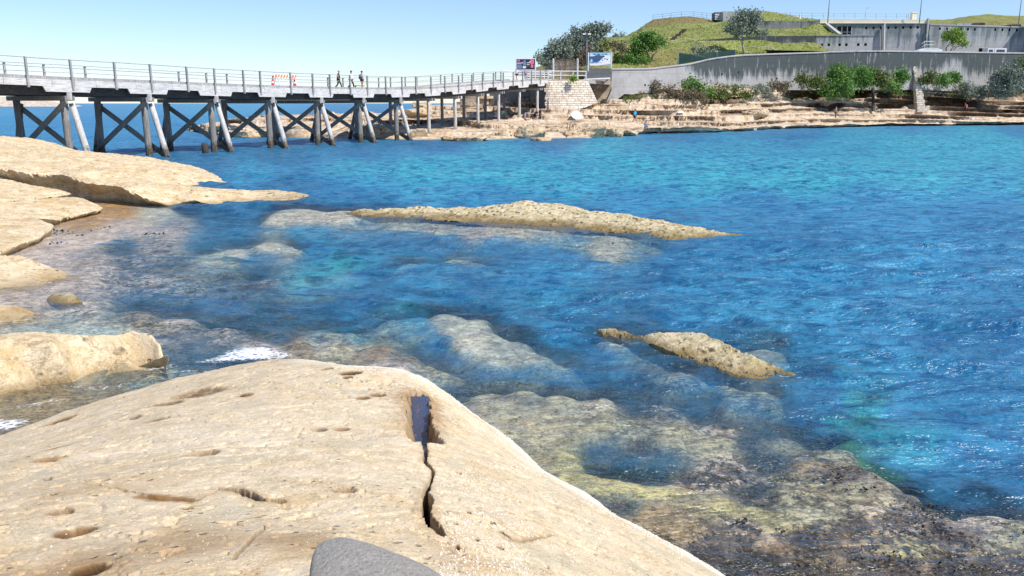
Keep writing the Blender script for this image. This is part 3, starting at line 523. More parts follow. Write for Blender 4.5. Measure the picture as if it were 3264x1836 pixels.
# pale bleached rim and barnacled right flank
ex = np.array([p[0] for p in epts]); ey = np.array([p[1] for p in epts])
De = np.full(gx.shape, 99.0)
for i in range(9, len(epts)-1):
    ax, ay = epts[i]; bx_, by_ = epts[i+1]; L2 = (bx_-ax)**2+(by_-ay)**2
    tt = np.clip(((gx-ax)*(bx_-ax)+(gy-ay)*(by_-ay))/L2, 0, 1); De = np.minimum(De, np.hypot(gx-ax-tt*(bx_-ax), gy-ay-tt*(by_-ay)))
S3 = np.clip(.8*(1-sst(.05, .75, De))+.35*fbm(gx*3, gy*3, 4, 6), 0, .85)
for cx_, cy_, w_, k in ((1250,1500,.35,.35),(720,1380,.9,.35),(1150,1290,.5,.2)):
    x0, y0, _ = foot(cx_, cy_); S3 = np.maximum(S3, k*np.exp(-((gx-x0)**2+(gy-y0)**2)/w_**2))
for cx_, cy_, w_, k in ((560,1740,.35,.5),(300,1560,.5,.25),(1010,1750,.25,.5),(250,1810,.3,.6),(1330,1330,.18,.7),(1420,1740,.2,.35),(900,1720,.25,.55)):
    x0, y0, _ = foot(cx_, cy_); S1 = np.maximum(S1, k*np.exp(-((gx-x0)**2+(gy-y0)**2)/w_**2)*(1+.6*fbm(gx*5, gy*5, 4, 2)))
# shallow basin round the pool at the crack head
HW = [foot(*q3(*p)) for p in ((655,300),(660,360),(665,430),(680,500),(700,560))]; ZL = min(h[2] for h in HW)-.05
Dh = np.full(gx.shape, 9.0)
for i in range(4):
    ax, ay = HW[i][:2]; bx_, by_ = HW[i+1][:2]; tt = np.clip(((gx-ax)*(bx_-ax)+(gy-ay)*(by_-ay))/((bx_-ax)**2+(by_-ay)**2), 0, 1); Dh = np.minimum(Dh, np.hypot(gx-ax-tt*(bx_-ax), gy-ay-tt*(by_-ay)))
Dh = Dh*(1+.45*fbm(gx*7, gy*7, 4, 2)); bank = ZL+np.where(Dh > .052, 2.6*(Dh-.052), -.05)
gz = np.minimum(gz, bank); S1 = np.maximum(S1, .75*(1-sst(.05, .24, Dh))); S2 = np.maximum(S2, .8*(1-sst(.04, .09, Dh)))
keep = (gz[:-1, :-1] > -1.2) & (gz[1:, 1:] > -1.2)
fg = grid('sandstone_platform', gx, gy, gz, MT['rock'], {'stain_shade': np.stack([np.clip(S1, 0, 1), np.clip(S2, 0, 1), S3], -1)}, keep)
tag(fg, 'large pale sandstone rock filling the lower left, with a long dark crack and pools', 'rock')
# rain pools lying in the crack head and the hollow
def m_pool():
    t = NT('pool_water'); n = t.noise(t.mapv(t.pos(), (4, 1, 1)), 30, 3); c = t.ramp(t.noise(t.mapv(t.pos(), (3, .8, 1)), 5, 5, .75), [(.42, (.02, .05, .12)), (.58, (.05, .05, .09)), (.68, (.20, .12, .10))]); return t.pbr(c, .10, t.bump(n, .6, .02), .5)
MT['pool'] = m_pool()
b = MB(); Lp = []; Rp = []
for k, h in enumerate(HW):
    wd = (.10, .17, .17, .17, .15)[k]; yy = h[1]+(.05 if k == 0 else (-.16 if k == 4 else 0)); Lp.append((h[0]-wd, yy, ZL-.005)); Rp.append((h[0]+wd, yy, ZL-.005))
b.add(Lp+Rp[::-1], [tuple(range(10))]); o = b.build('rock_pool', MT['pool']); tag(o, 'dark blue water pool at the head of the long rock crack', 'pool')
# barnacles: countless small white cones
B = []; rs = np.random.RandomState(3)
seg = list(range(10, len(epts)-2))
for k in range(30000):
    i = seg[rs.randint(len(seg))]; t_ = rs.rand(); ax, ay = epts[i]; bx_, by_ = epts[i+1]
    nx, ny = -(by_-ay), bx_-ax; L = math.hypot(nx, ny); nx, ny = nx/L, ny/L
    if nx*(ax-cen.x)+ny*(ay-cen.y) > 0: nx, ny = -nx, -ny
    if rs.rand() > min(1, L/.7): continue
    d = abs(rs.exponential(.26))-.10
    B.append((ax+(bx_-ax)*t_+nx*d, ay+(by_-ay)*t_+ny*d, rs.uniform(.003, .0075)))
for k in range(1500):
    x0, y0, _ = foot(1400+abs(rs.normal())*260, rs.uniform(1480, 1836)); B.append((x0, y0, rs.uniform(.003, .0065)))
for k in range(500):
    x0, y0, _ = foot(rs.uniform(100, 1300), rs.uniform(1250, 1830)); B.append((x0, y0, rs.uniform(.002, .004)))
B = np.array(B); dens = fbm(B[:, 0]*3, B[:, 1]*3, 3, 5); B = B[dens > -.25]
# heights from the displaced grid
a_ = np.degrees(np.arctan2(B[:, 0], B[:, 1])); r_ = np.hypot(B[:, 0], B[:, 1])
ci = np.clip(((a_+50)/86*1249).round().astype(int), 0, 1249); ri = np.clip((np.log(r_/1.5)/math.log(12.5/1.5)*999).round().astype(int), 0, 999)
bzz = gz[ri, ci]; ok = (bzz > .02) & (S2[ri, ci] < .4); B = B[ok]; bzz = bzz[ok]
n = len(B); th = np.arange(5)*2*np.pi/5
V = np.zeros((n, 10, 3)); ph = rs.rand(n, 1)*6
for lv, (rr, hh) in enumerate(((1.0, -.3), (.45, .75))):
    V[:, lv*5:lv*5+5, 0] = B[:, 0:1]+np.cos(th+ph)*B[:, 2:3]*rr; V[:, lv*5:lv*5+5, 1] = B[:, 1:2]+np.sin(th+ph)*B[:, 2:3]*rr; V[:, lv*5:lv*5+5, 2] = bzz[:, None]+B[:, 2:3]*hh
fq = []
for k in range(5): fq.append((k, (k+1) % 5, 5+(k+1) % 5, 5+k))
me = bpy.data.meshes.new('barnacles'); Fc = []
for i in range(n):
    o = i*10; Fc += [(a+o, b+o, c+o, d+o) for a, b, c, d in fq]; Fc.append((o+5, o+6, o+7, o+8, o+9))
me.from_pydata(V.reshape(-1, 3).tolist(), [], Fc)
MT['barn'] = flat('barnacle_shell', (.74, .70, .62), .8, .12, 40)
o = link('barnacles', me, MT['barn']); tag(o, 'white barnacles crusting the seaward flank of the foreground rock', 'barnacles', kind='stuff')
# ================= slab rocks along the left shore =================
def slab(name, label, outline, spine, inner, mat, bottom=-.8, under=.0, uz=.15, nr=100, na=760, lump=.05, group=None, fsc=1.0, dish=None, cat='rock'):
    W = [(*DZ(x, y, z)[:2], z) for x, y, z in outline]; I = [(*DZ(x, y, z)[:2], z) for x, y, z in inner]
    n = len(W); P = np.array([w[:2] for w in W]); Z = np.array([w[2] for w in W])
    # closed Catmull-Rom resample by length
    seg = np.hypot(*(np.roll(P, -1, 0)-P).T); cum = np.concatenate([[0], np.cumsum(seg)]); tot = cum[-1]
    s = np.linspace(0, tot, na, endpoint=False); k = np.clip(np.searchsorted(cum, s, 'right')-1, 0, n-1); t = (s-cum[k])/seg[k]
    def cr(A):
        a, b, c, d = A[(k-1) % n], A[k % n], A[(k+1) % n], A[(k+2) % n]; tt = t if A.ndim == 1 else t[:, None]
        lin = b*(1-tt)+c*tt; cat_ = .5*((2*b)+(c-a)*tt+(2*a-5*b+4*c-d)*tt**2+(3*b-a-3*c+d)*tt**3); return lin*.45+cat_*.55
    O = cr(P); OZ = cr(Z); sc = math.sqrt(max(1e-3, np.ptp(P[:, 0])*np.ptp(P[:, 1])))
    f = tps(np.vstack([P, np.array([i[:2] for i in I]).reshape(-1, 2)]), np.concatenate([Z, [i[2] for i in I]]), 1e-3*sc)
    A = np.array(DZ(*spine[0])[:2]); Bq = np.array(DZ(*spine[1])[:2]); AB = Bq-A
    tq = np.clip(((O-A)@AB)/(AB@AB), 0, 1); C = A+tq[:, None]*AB
    # outline wobble
    O = O+(O-C)/np.maximum(np.hypot(*(O-C).T), 1e-3)[:, None]*(fbm(O[:, 0]*1.2*fsc, O[:, 1]*1.2*fsc, 4, 3)*.14/fsc)[:, None]
    rr = np.linspace(0, 1, nr)**.8
    X = C[None, :, 0]+(O-C)[None, :, 0]*rr[:, None]; Y = C[None, :, 1]+(O-C)[None, :, 1]*rr[:, None]
    Zt = f(X, Y)+lump*fbm(X*1.1*fsc, Y*1.1*fsc, 5, 2, .58)*1.3+lump*.35*fbm(X*6*fsc, Y*6*fsc, 4, 4, .62)
    # honeycomb hollows
    hn = fbm(X*3.5*fsc+7, Y*3.5*fsc, 3, 6, .6); Zt = Zt-lump*1.6*sst(.32, .55, hn)*sst(.0, .3, fbm(X*.5, Y*.5, 2, 1)+.1)
    Zt = Zt-.05/fsc**.5*sst(.93, 1, rr)[:, None]
    ln = np.abs(fbm(X*.45*fsc+2, Y*1.3*fsc, 4, 5, .55)); Zt = Zt-lump*1.1*(1-sst(0, .05, ln))*sst(-.1, .25, fbm(X*.6*fsc, Y*.6*fsc, 3, 2))
    pt = fbm(X*5*fsc, Y*7*fsc, 3, 1, .6); Zt = Zt-lump*.9*sst(.35, .5, pt)*sst(-.05, .2, fbm(X*.7*fsc+9, Y*.9*fsc, 3, 0))
    rows = [(X[i], Y[i], Zt[i]) for i in range(nr)]
    D = (O-C)/np.maximum(np.hypot(*(O-C).T), 1e-3)[:, None]
    ztop = Zt[-1]
    for j, q in enumerate(np.linspace(0, 1, 12)[1:]):
        z = ztop+(bottom-ztop)*q
        bulge = .05*math.sin(q*3)/fsc; ins = under*min(1, q*3.2) if under else -.35*q
        jit = fbm(O[:, 0]*3*fsc+q*4, O[:, 1]*3*fsc+z*3, 3, j)*.09/fsc
        off = bulge-ins+jit
        rows.append((O[:, 0]+D[:, 0]*off, O[:, 1]+D[:, 1]*off, z))
    XX = np.array([r[0] for r in rows]); YY = np.array([r[1] for r in rows]); ZZ = np.array([r[2] for r in rows])
    c = (float(C[:, 0].mean()), float(C[:, 1].mean()), 0.0)
    o = grid(name, XX, YY, ZZ, mat, None, None, None, True, True, c)
    tag(o, label, cat, group); return o
LG = None
slab('sandstone_ledge', 'back sandstone shelf of the left shore running under the bridge piles', [(-90,335,2.2),(0,343,1.95),(100,350,1.6),(190,376,1.2),(250,385,1.1),(330,392,.95),(420,403,.8),(500,420,.55),(545,440,.35),(560,456,.12),(580,467,-.1),(520,474,-.1),(440,470,.1),(340,470,.4),(200,455,.7),(60,425,1.1),(-90,415,1.3)],
 ((0,385,1),(450,445,.4)), [(100,380,1.5),(250,410,1.1),(400,430,.7)], MT['rock2'], under=.25, lump=.09)
slab('sandstone_ledge', 'long smooth sandstone tongue tapering into the water, with a dark undercut', [(-90,392,1.75),(0,394,1.65),(80,400,1.55),(150,412,1.4),(230,430,1.2),(330,450,.85),(480,468,.42),(600,477,.2),(700,478,.15),(760,485,.13),(788,492,.06),(745,500,.0),(640,506,.0),(540,513,.0),(450,513,.02),(400,507,.22),(330,480,.60),(270,462,.80),(200,452,.95),(140,440,1.1),(60,430,1.3),(0,421,1.42),(-90,412,1.5)],
 ((0,408,1.5),(600,492,.1)), [(200,438,1.15),(350,468,.72),(480,490,.35)], MT['rock2'], under=.7, lump=.055)
slab('sandstone_ledge', 'wedge of sandstone tucked below the dark undercut at the left edge', [(-90,432,1.1),(0,443,1.0),(60,460,.85),(130,474,.7),(185,486,.52),(120,494,.5),(60,500,.58),(0,507,.66),(-90,512,.75)], ((-50,475,.8),(90,482,.6)), [], MT['rock2'], under=.6, lump=.05)
slab('sandstone_ledge', 'flat sandstone tongue pointing right above the amber shallows', [(-90,516,.62),(0,512,.58),(80,503,.5),(150,496,.45),(190,494,.4),(235,508,.28),(258,519,.2),(225,532,.17),(170,543,.18),(140,551,.22),(80,545,.32),(30,536,.42),(-90,530,.55)], ((-50,522,.5),(170,520,.3)), [], MT['rock2'], under=.5, lump=.04)
slab('sandstone_ledge', 'sandstone block with golden underside at the left edge above the shallows', [(-120,532,.62),(0,530,.55),(60,536,.48),(105,550,.38),(136,564,.28),(115,585,.22),(70,604,.22),(20,622,.25),(-40,645,.3),(-120,665,.35)], ((-80,590,.45),(60,572,.4)), [], MT['rock2'], under=.35, lump=.04)
slab('sandstone_boulder', 'rounded pale sandstone hump half sunk in the left shallows', [(-120,640,.5),(0,639,.42),(40,641,.38),(80,652,.28),(120,668,.15),(170,688,.02),(215,705,-.1),(160,735,-.12),(60,745,-.08),(-120,760,-.05)], ((-80,690,.3),(100,695,.05)), [(0,680,.22),(60,690,.12)], MT['rock2'], bottom=-.5, lump=.025)
slab('sandstone_boulder', 'small brown rock awash just right of the pale hump', [(118,745,.03),(140,736,.10),(170,738,.12),(200,752,.05),(210,764,-.05),(170,772,-.05),(125,765,-.03)], ((140,755,.08),(185,755,.05)), [], MT['reef'], bottom=-.5, lump=.02, fsc=2)
slab('sandstone_boulder', 'yellow rock at the left edge above the long slab', [(-120,765,.16),(0,768,.14),(50,772,.09),(95,788,-.02),(60,803,-.05),(0,814,-.04),(-120,822,0)], ((-60,790,.1),(50,790,.03)), [], MT['rock2'], bottom=-.5, lump=.02, fsc=1.6)
slab('sandstone_slab', 'long tan sandstone slab with a blunt right end behind the surf channel', [(-160,852,.55),(0,842,.55),(150,838,.55),(280,835,.53),(335,834,.5),(372,846,.45),(400,868,.36),(420,888,.28),(416,900,.18),(385,912,.10),(350,924,.06),(270,938,.05),(180,950,.06),(90,965,.08),(0,975,.1),(-160,1000,.12)],
 ((-100,900,.4),(300,880,.35)), [(0,890,.5),(150,880,.5),(280,875,.46),(350,880,.38)], MT['rock2'], bottom=-.7, under=.06, lump=.022, fsc=2)
slab('reef', 'long low honeycombed reef rising from the middle of the bay', [(868,533,.0),(900,527,.10),(960,524,.16),(1050,521,.2),(1150,520,.22),(1220,518,.26),(1270,511,.38),(1300,506,.46),(1350,505,.46),(1400,509,.4),(1440,519,.28),(1480,528,.26),(1560,537,.26),(1640,549,.24),(1720,566,.2),(1800,580,.14),(1850,589,.06),(1870,595,.0),(1840,601,-.02),(1780,607,-.02),(1720,613,-.02),(1680,612,-.02),(1655,600,.0),(1600,590,.02),(1500,572,.04),(1400,562,.04),(1250,556,.03),(1100,552,.02),(950,548,.0),(880,541,-.02)],
 ((920,536,.1),(1760,594,.08)), [(1340,530,.28),(1150,538,.14),(1500,550,.18),(1650,580,.14)], MT['reef'], bottom=-.8, lump=.08, na=1100, nr=60, fsc=2.0, cat='reef')
slab('reef', 'short jagged reef with rock pools near the lower right water', [(1500,832,.06),(1508,822,.14),(1545,820,.17),(1580,830,.14),(1612,840,.13),(1660,836,.2),(1720,834,.24),(1775,840,.26),(1810,852,.24),(1850,872,.2),(1890,893,.18),(1940,915,.11),(1990,938,.06),(2018,951,.0),(1980,956,-.03),(1930,955,.0),(1880,950,.03),(1830,935,.05),(1780,917,.06),(1730,900,.07),(1690,882,.07),(1650,866,.06),(1610,852,.05),(1560,846,.03),(1515,842,.02)],
 ((1540,834,.1),(1930,930,.05)), [(1740,865,.15),(1800,885,.13),(1700,855,.16)], MT['reef'], bottom=-.8, under=.02, lump=.04, na=700, fsc=2.6, cat='reef')
# grey stone lying on the platform
def grey_stone():
    ol = [(770,1600),(776,1460),(785,1392),(805,1366),(855,1356),(905,1363),(960,1381),(1040,1411),(1110,1447),(1200,1520),(1150,1640),(950,1660)]
    W = []
    for x, y in ol:
        q = PZ(x*K, y*K, 2.52); W.append((q.x, q.y))
    P = np.array(W); c = P.mean(0); na = 160; n = len(P)
    s = np.linspace(0, n, na, endpoint=False); k = s.astype(int); t = (s-k)[:, None]
    a, b, c2, d = P[(k-1) % n], P[k], P[(k+1) % n], P[(k+2) % n]
    O = .5*((2*b)+(c2-a)*t+(2*a-5*b+4*c2-d)*t**2+(3*b-a-3*c2+d)*t**3)
    rows = []
    for r in np.linspace(0, .96, 26): rows.append((r, 2.52+.045*(1-r**3)))
    for r, z in ((1.0, 2.505), (1.02, 2.47), (1.02, 2.40), (1.0, 2.30), (.97, 2.2)): rows.append((r, z))
    X = np.array([c[0]+(O[:, 0]-c[0])*r for r, z in rows]); Y = np.array([c[1]+(O[:, 1]-c[1])*r for r, z in rows]); Z = np.array([np.full(na, z) for r, z in rows])
    Z = Z+fbm(X*5, Y*5, 4, 2)*.012
    o = grid('grey_stone', X, Y, Z, MT['grey'], None, None, None, True, True, (float(c[0]), float(c[1]), 2.3))
    tag(o, 'smooth dark grey stone lying on the pale platform at the bottom edge', 'stone')
grey_stone()
# dark weed tufts breaking the surface
def m_weed():
    return m_leaf('seaweed', (.012, .010, .006), (.05, .035, .015), (.10, .07, .03))
MT['weed'] = m_weed()
WV = []; WF = []
rs = np.random.RandomState(9)
for (dx, dy, nn, sx, sy) in ((1865,1312,50,.10,.04),(1960,1330,25,.1,.04),(2100,1195,90,.25,.10),(2320,1280,150,.22,.16),(2370,1330,150,.22,.16),(2300,1340,90,.3,.1),(2430,1370,60,.3,.15),(2230,1400,140,.35,.15),(2350,1420,140,.4,.12),(2060,1420,70,.3,.1),(2540,1340,60,.3,.15),(2180,1230,50,.2,.06),(2480,1430,90,.3,.1),(1900,1440,60,.3,.06),(152,586,22,.35,.12),(140,610,12,.2,.1),(205,590,8,.1,.06),(395,588,14,.2,.08),(375,588,10,.1,.06),(150,580,20,.3,.06),(265,572,6,.1,.05),(1065,556,10,.15,.05),(1540,612,6,.1,.05)):
    c = DZ(dx, dy, 0)
    if dx > 1800: nn = int(nn*.45); sx *= .55; sy *= .55
    for k in range(nn):
        x = c.x+rs.normal()*sx; y = c.y+rs.normal()*sy; s = rs.uniform(.006, .02)*(c.y/7 if c.y < 10 else 2.6); z = rs.uniform(-.03, .02)
        o = len(WV); d1 = rs.normal(size=3); d1 /= np.linalg.norm(d1); d2 = np.cross(d1, rs.normal(size=3)); d2 /= np.linalg.norm(d2); p = np.array([x, y, z])
        WV += [p-d1*s-d2*s*.5, p+d1*s-d2*s*.5, p+d1*s*.7+d2*s*.6, p-d1*s*.6+d2*s*.7]; WF.append((o, o+1, o+2, o+3))
o = link('seaweed', rawmesh('seaweed', WV, WF), MT['weed']); tag(o, 'dark brown seaweed tufts breaking the water over the shallow rocks', 'seaweed', kind='stuff')
# ================= bridge =================
a2 = Vector((.478, .878, 0)).normalized(); n2 = Vector((.878, -.478, 0)).normalized(); B0 = Vector((-27.9, 62.5, 0))
BX = (0, 0, 0)
zs = [(-16, 5.95), (-6.35, 5.75), (0, 5.70), (6.35, 5.60), (12.7, 5.56), (19, 5.55), (25.4, 5.58), (31.7, 5.64), (38.1, 5.84), (44.4, 6.15), (50.8, 6.6), (57, 6.95), (63, 7.3), (70, 7.62), (80, 7.7)]
def zd(s): return float(np.interp(s, [q[0] for q in zs], [q[1] for q in zs]))
def bp(s, off=0, dz=0): p = B0+a2*s+n2*off; return Vector((p.x, p.y, zd(s)+dz))
def s_at(px, off=0, dz=0):
    best = None
    for i in range(1100):
        s = -22+i*.1; p = bp(s, off, dz)
        if p.y < 5: continue
        e = abs(proj(p.x, p.y, p.z)[0]-px)
        if best is None or e < best[0]: best = (e, s)
    return best[1]
EO = .55; FO = -6.0        # near and far deck edges
bridge = thing('timber_bridge', 'long weathered timber trestle bridge crossing from the left to the stone abutment', 'bridge', (B0.x, B0.y, 0))
S0, S1_ = -17.0, s_at(1745, EO)
SE = S1_
ss = np.arange(S0, SE+.01, 1.6).tolist(); ss[-1] = SE
def strip(mb, o0, o1, z0, z1, ss_=ss, m=0):
    for i in range(len(ss_)-1):
        p = []
        for s in (ss_[i], ss_[i+1]-.02): p += [bp(s, o0, z0), bp(s, o1, z0), bp(s, o1, z1), bp(s, o0, z1)]
        mb.add(p, [(0, 1, 2, 3), (7, 6, 5, 4), (0, 4, 5, 1), (1, 5, 6, 2), (2, 6, 7, 3), (3, 7, 4, 0)], m)
b = MB(); strip(b, FO, EO, -.30, -.2); b.build('deck', MT['timber'], bridge)
b = MB(); strip(b, EO-.22, EO+.02, -.19, 0.0); b.build('kerb', MT['post'], bridge)
b = MB(); strip(b, FO, FO+.22, -.19, 0.0); b.build('kerb', MT['post'], bridge)
b = MB(); strip(b, EO+.03, EO+.10, -.66, -.20); b.build('fascia_board', MT['timber'], bridge)
b = MB(); strip(b, FO-.08, FO-.01, -.66, -.20); b.build('fascia_board', MT['timber'], bridge)
for o_ in (EO-.55, -1.6, -3.0, -4.3, FO+.5):
    b = MB(); strip(b, o_-.18, o_+.18, -1.25, -.31); b.build('girder', MT['girder'], bridge)
bents = [(-12.7, 1), (-6.35, 1), (0, 1), (6.35, 1), (12.7, 1), (19.05, 1), (25.4, 1), (31.75, 1)]
for px in (1367, 1450, 1523, 1590, 1655, 1712):
    bents.append((s_at(px, 0, -4), 0))
random.seed(4)
GH = {}   # filled with ground height function later
def ground_z(s):
    return float(np.interp(s, [30, 38, 44.5, 50, 55, 60, 64, 70], [-1, .35, .9, 1.6, 1.9, 2.2, 2.4, 2.5]))
for i, (s, rk) in enumerate(bents):
    # corbel under the fascia, chamfered ends
    nx = bents[i+1][0]-s if i+1 < len(bents) else 4
    hl = min(1.75, nx*.29); b = MB()
    pts = [bp(s-hl+.0, EO+.035, -.67), bp(s+hl, EO+.035, -.67), bp(s+hl-.18, EO+.035, -1.02), bp(s-hl+.18, EO+.035, -1.02)]
    b.prism(pts, n2*.10); b.build('corbel', MT['timber'], bridge)
    b = MB(); zt = zd(s)
    for o_ in (-.28, .28): b.beam(bp(s+o_, .75, -1.42), bp(s+o_, FO-.1, -1.42), .16, .32)
    b.build('headstock', MT['pile'] if rk else MT['post'], bridge)
    zb = -2.6 if rk else -.6
    for off in (0, -5.5):
        b = MB(); r = .25 if rk else .20; top = bp(s, off, -1.26)
        bt = Vector((top.x+random.uniform(-.08, .08), top.y, zb))
        mid = top.lerp(bt, .5)+Vector((random.uniform(-.05, .05), random.uniform(-.05, .05), 0))
        b.tube([bt, bt.lerp(mid, .5), mid, mid.lerp(top, .5), top], [r*1.12, r*1.08, r*1.02, r, r*.97], 12, 0, .05)
        b.build('pile', (MT['pile'] if rk else (MT['raker'] if off == 0 else MT['pile'])), bridge, smooth=True)
    if rk:
        for off, dr, mt in ((.15, 1, MT['raker']), (-5.65, -1, MT['pile'])):
            b = MB(); top = bp(s+.42, off+dr*.12, 0); top.z = 3.95; bt = bp(s+.42, off+dr*2.1, 0); bt.z = -2.2
            q = [top.lerp(bt, t) for t in (0, .2, .4, .6, .8, 1)]
            b.tube(q, [.20, .21, .215, .22, .235, .24], 12, 0, .07); b.build('raking_pile', mt, bridge, smooth=True)
        b = MB(); b.box(bp(s+.05, EO+.1, -1.27), (.24, .24, .5)); b.build('packing_block', MT['timber'], bridge)
        zc = (4.0, .25)
        b = MB(); p0 = bp(s-.30, .75, 0); p0.z = 4.15; p1 = bp(s-.30, -5.9, 0); p1.z = .30
        b.beam(p0, p1, .12, .38); b.build('cross_brace', MT['pile'], bridge)
        b = MB(); p0 = bp(s+.34, 2.3, 0); p0.z = -.35; p1 = bp(s+.34, -5.8, 0); p1.z = 3.75
        b.beam(p0, p1, .12, .38); b.build('cross_brace', MT['pile'], bridge)
# railing: posts on both edges
near_px = [84, 226, 365, 481, 596, 683, 774, 828, 927, 995, 1050, 1115, 1171, 1229, 1281, 1325, 1374, 1417, 1461, 1504, 1538, 1573, 1604, 1636, 1665, 1694, 1722]
far_px = [20, 145, 275, 373, 575, 661, 729, 874, 1049, 1097, 1211, 1249, 1295, 1333, 1408, 1444, 1477, 1512, 1544, 1582, 1599]
sn_ = sorted(s_at(p, EO+.15, .5) for p in near_px)
sn_ = [sn_[0]-3.2]+sn_
random.seed(8)
for s in sn_:
    b = MB(); w = .15; t_ = random.uniform(-.03, .03)
    b.beam(bp(s, EO+.18, -.78), bp(s+t_, EO+.18, 1.16), w, .13, up=a2); b.build('rail_post', MT['post'], bridge)
for p in far_px:
    s = s_at(p, FO, .5); b = MB(); b.beam(bp(s, FO-.15, -.6), bp(s, FO-.15, 1.1), .14, .13, up=a2); b.build('rail_post', MT['post'], bridge)
def rail(o_, dz, w, h, s0, s1, nm, mt):
    b = MB(); q = np.arange(s0, s1, 3.1).tolist()+[s1]
    for i in range(len(q)-1): b.beam(bp(q[i], o_, dz), bp(q[i+1]-.01, o_, dz+random.uniform(-.015, .015)), w, h)
    b.build(nm, mt, bridge)
for o_, fo in ((EO+.07, 1), (FO-.04, 0)):
    rail(o_, 1.12, .10, .055, S0, SE, 'handrail', MT['post']); rail(o_, .56, .05, .055, S0, SE, 'mid_rail', MT['post'])
# snapped old pile stump
b = MB(); c = PY(658, 486, 66); c = PZ(655, 489, 0); b.tube([(c.x, c.y, -2), (c.x, c.y, .4), (c.x+.02, c.y, .82)], [.26, .26, .25], 12, 0, .08)
o = b.build('pile_stump', MT['girder'], None, (c.x, c.y, 0), True); tag(o, 'short dark pile stump standing in the water beside the bridge', 'stump')
# ---- traffic barrier and cones on the deck
def on_deck(px, off, dz=-.195): return bp(s_at(px, off, .3), off, dz)
bar = thing('traffic_barrier', 'orange and white striped barrier board on trestle legs on the bridge', 'barrier', on_deck(905, -1.5))
p0 = on_deck(874, -1.5); p1 = on_deck(945, -1.5); d = (p1-p0); b = MB()
L = d.length; u_ = d.normalized(); b.beam(p0+Vector((0, 0, 1.12)), p1+Vector((0, 0, 1.08)), .06, .32); b.build('board', MT['white'], bar)
b = MB()
for k in range(8):
    t = (k+.35)/8*L; q = p0+u_*t+Vector((0, 0, 1.10))+n2*.034
    b.prism([q+u_*-.10+Vector((0, 0, -.14)), q+u_*.12+Vector((0, 0, -.14)), q+u_*.28+Vector((0, 0, .14)), q+u_*.06+Vector((0, 0, .14))], n2*.006)
b.build('stripes', MT['orange'], bar)
for t in (.12, .88):
    q = p0+u_*(L*t)
    for sg in (-1, 1):
        b = MB(); b.beam(q+n2*sg*.45, q+n2*sg*.05+Vector((0, 0, 1.25)), .06, .06); b.build('leg', MT['white'], bar)
def cone(px, off, lab, g='traffic cones on the bridge', h=.95):
    p = on_deck(px, off); t = thing('traffic_cone', lab, 'cone', p, g)
    b = MB(); b.box(p+Vector((0, 0, .025)), (.42, .42, .05)); b.build('base', MT['red'], t)
    b = MB(); b.tube([p+Vector((0, 0, .05)), p+Vector((0, 0, h))], [.17, .035], 14); b.build('cone', MT['red'], t, smooth=False)
    b = MB(); b.tube([p+Vector((0, 0, h*.45)), p+Vector((0, 0, h*.68))], [.115, .08], 14); b.build('band', MT['white'], t)
cone(868, -.9, 'red traffic cone at the left end of the striped barrier'); cone(939, .05, 'red and white traffic cone at the right end of the striped barrier, by the kerb')
# low bench plank behind the walkers
p = on_deck(1143, -3.2); t = thing('bench', 'low dark bench on the bridge deck behind the walkers', 'bench', p)
b = MB(); b.beam(p+a2*-.7+Vector((0, 0, .42)), p+a2*.9+Vector((0, 0, .42)), .35, .06); b.build('seat', MT['black'], t)
for k in (-.5, .7):
    b = MB(); b.box(p+a2*k+Vector((0, 0, .19)), (.08, .3, .4)); b.build('leg', MT['black'], t)
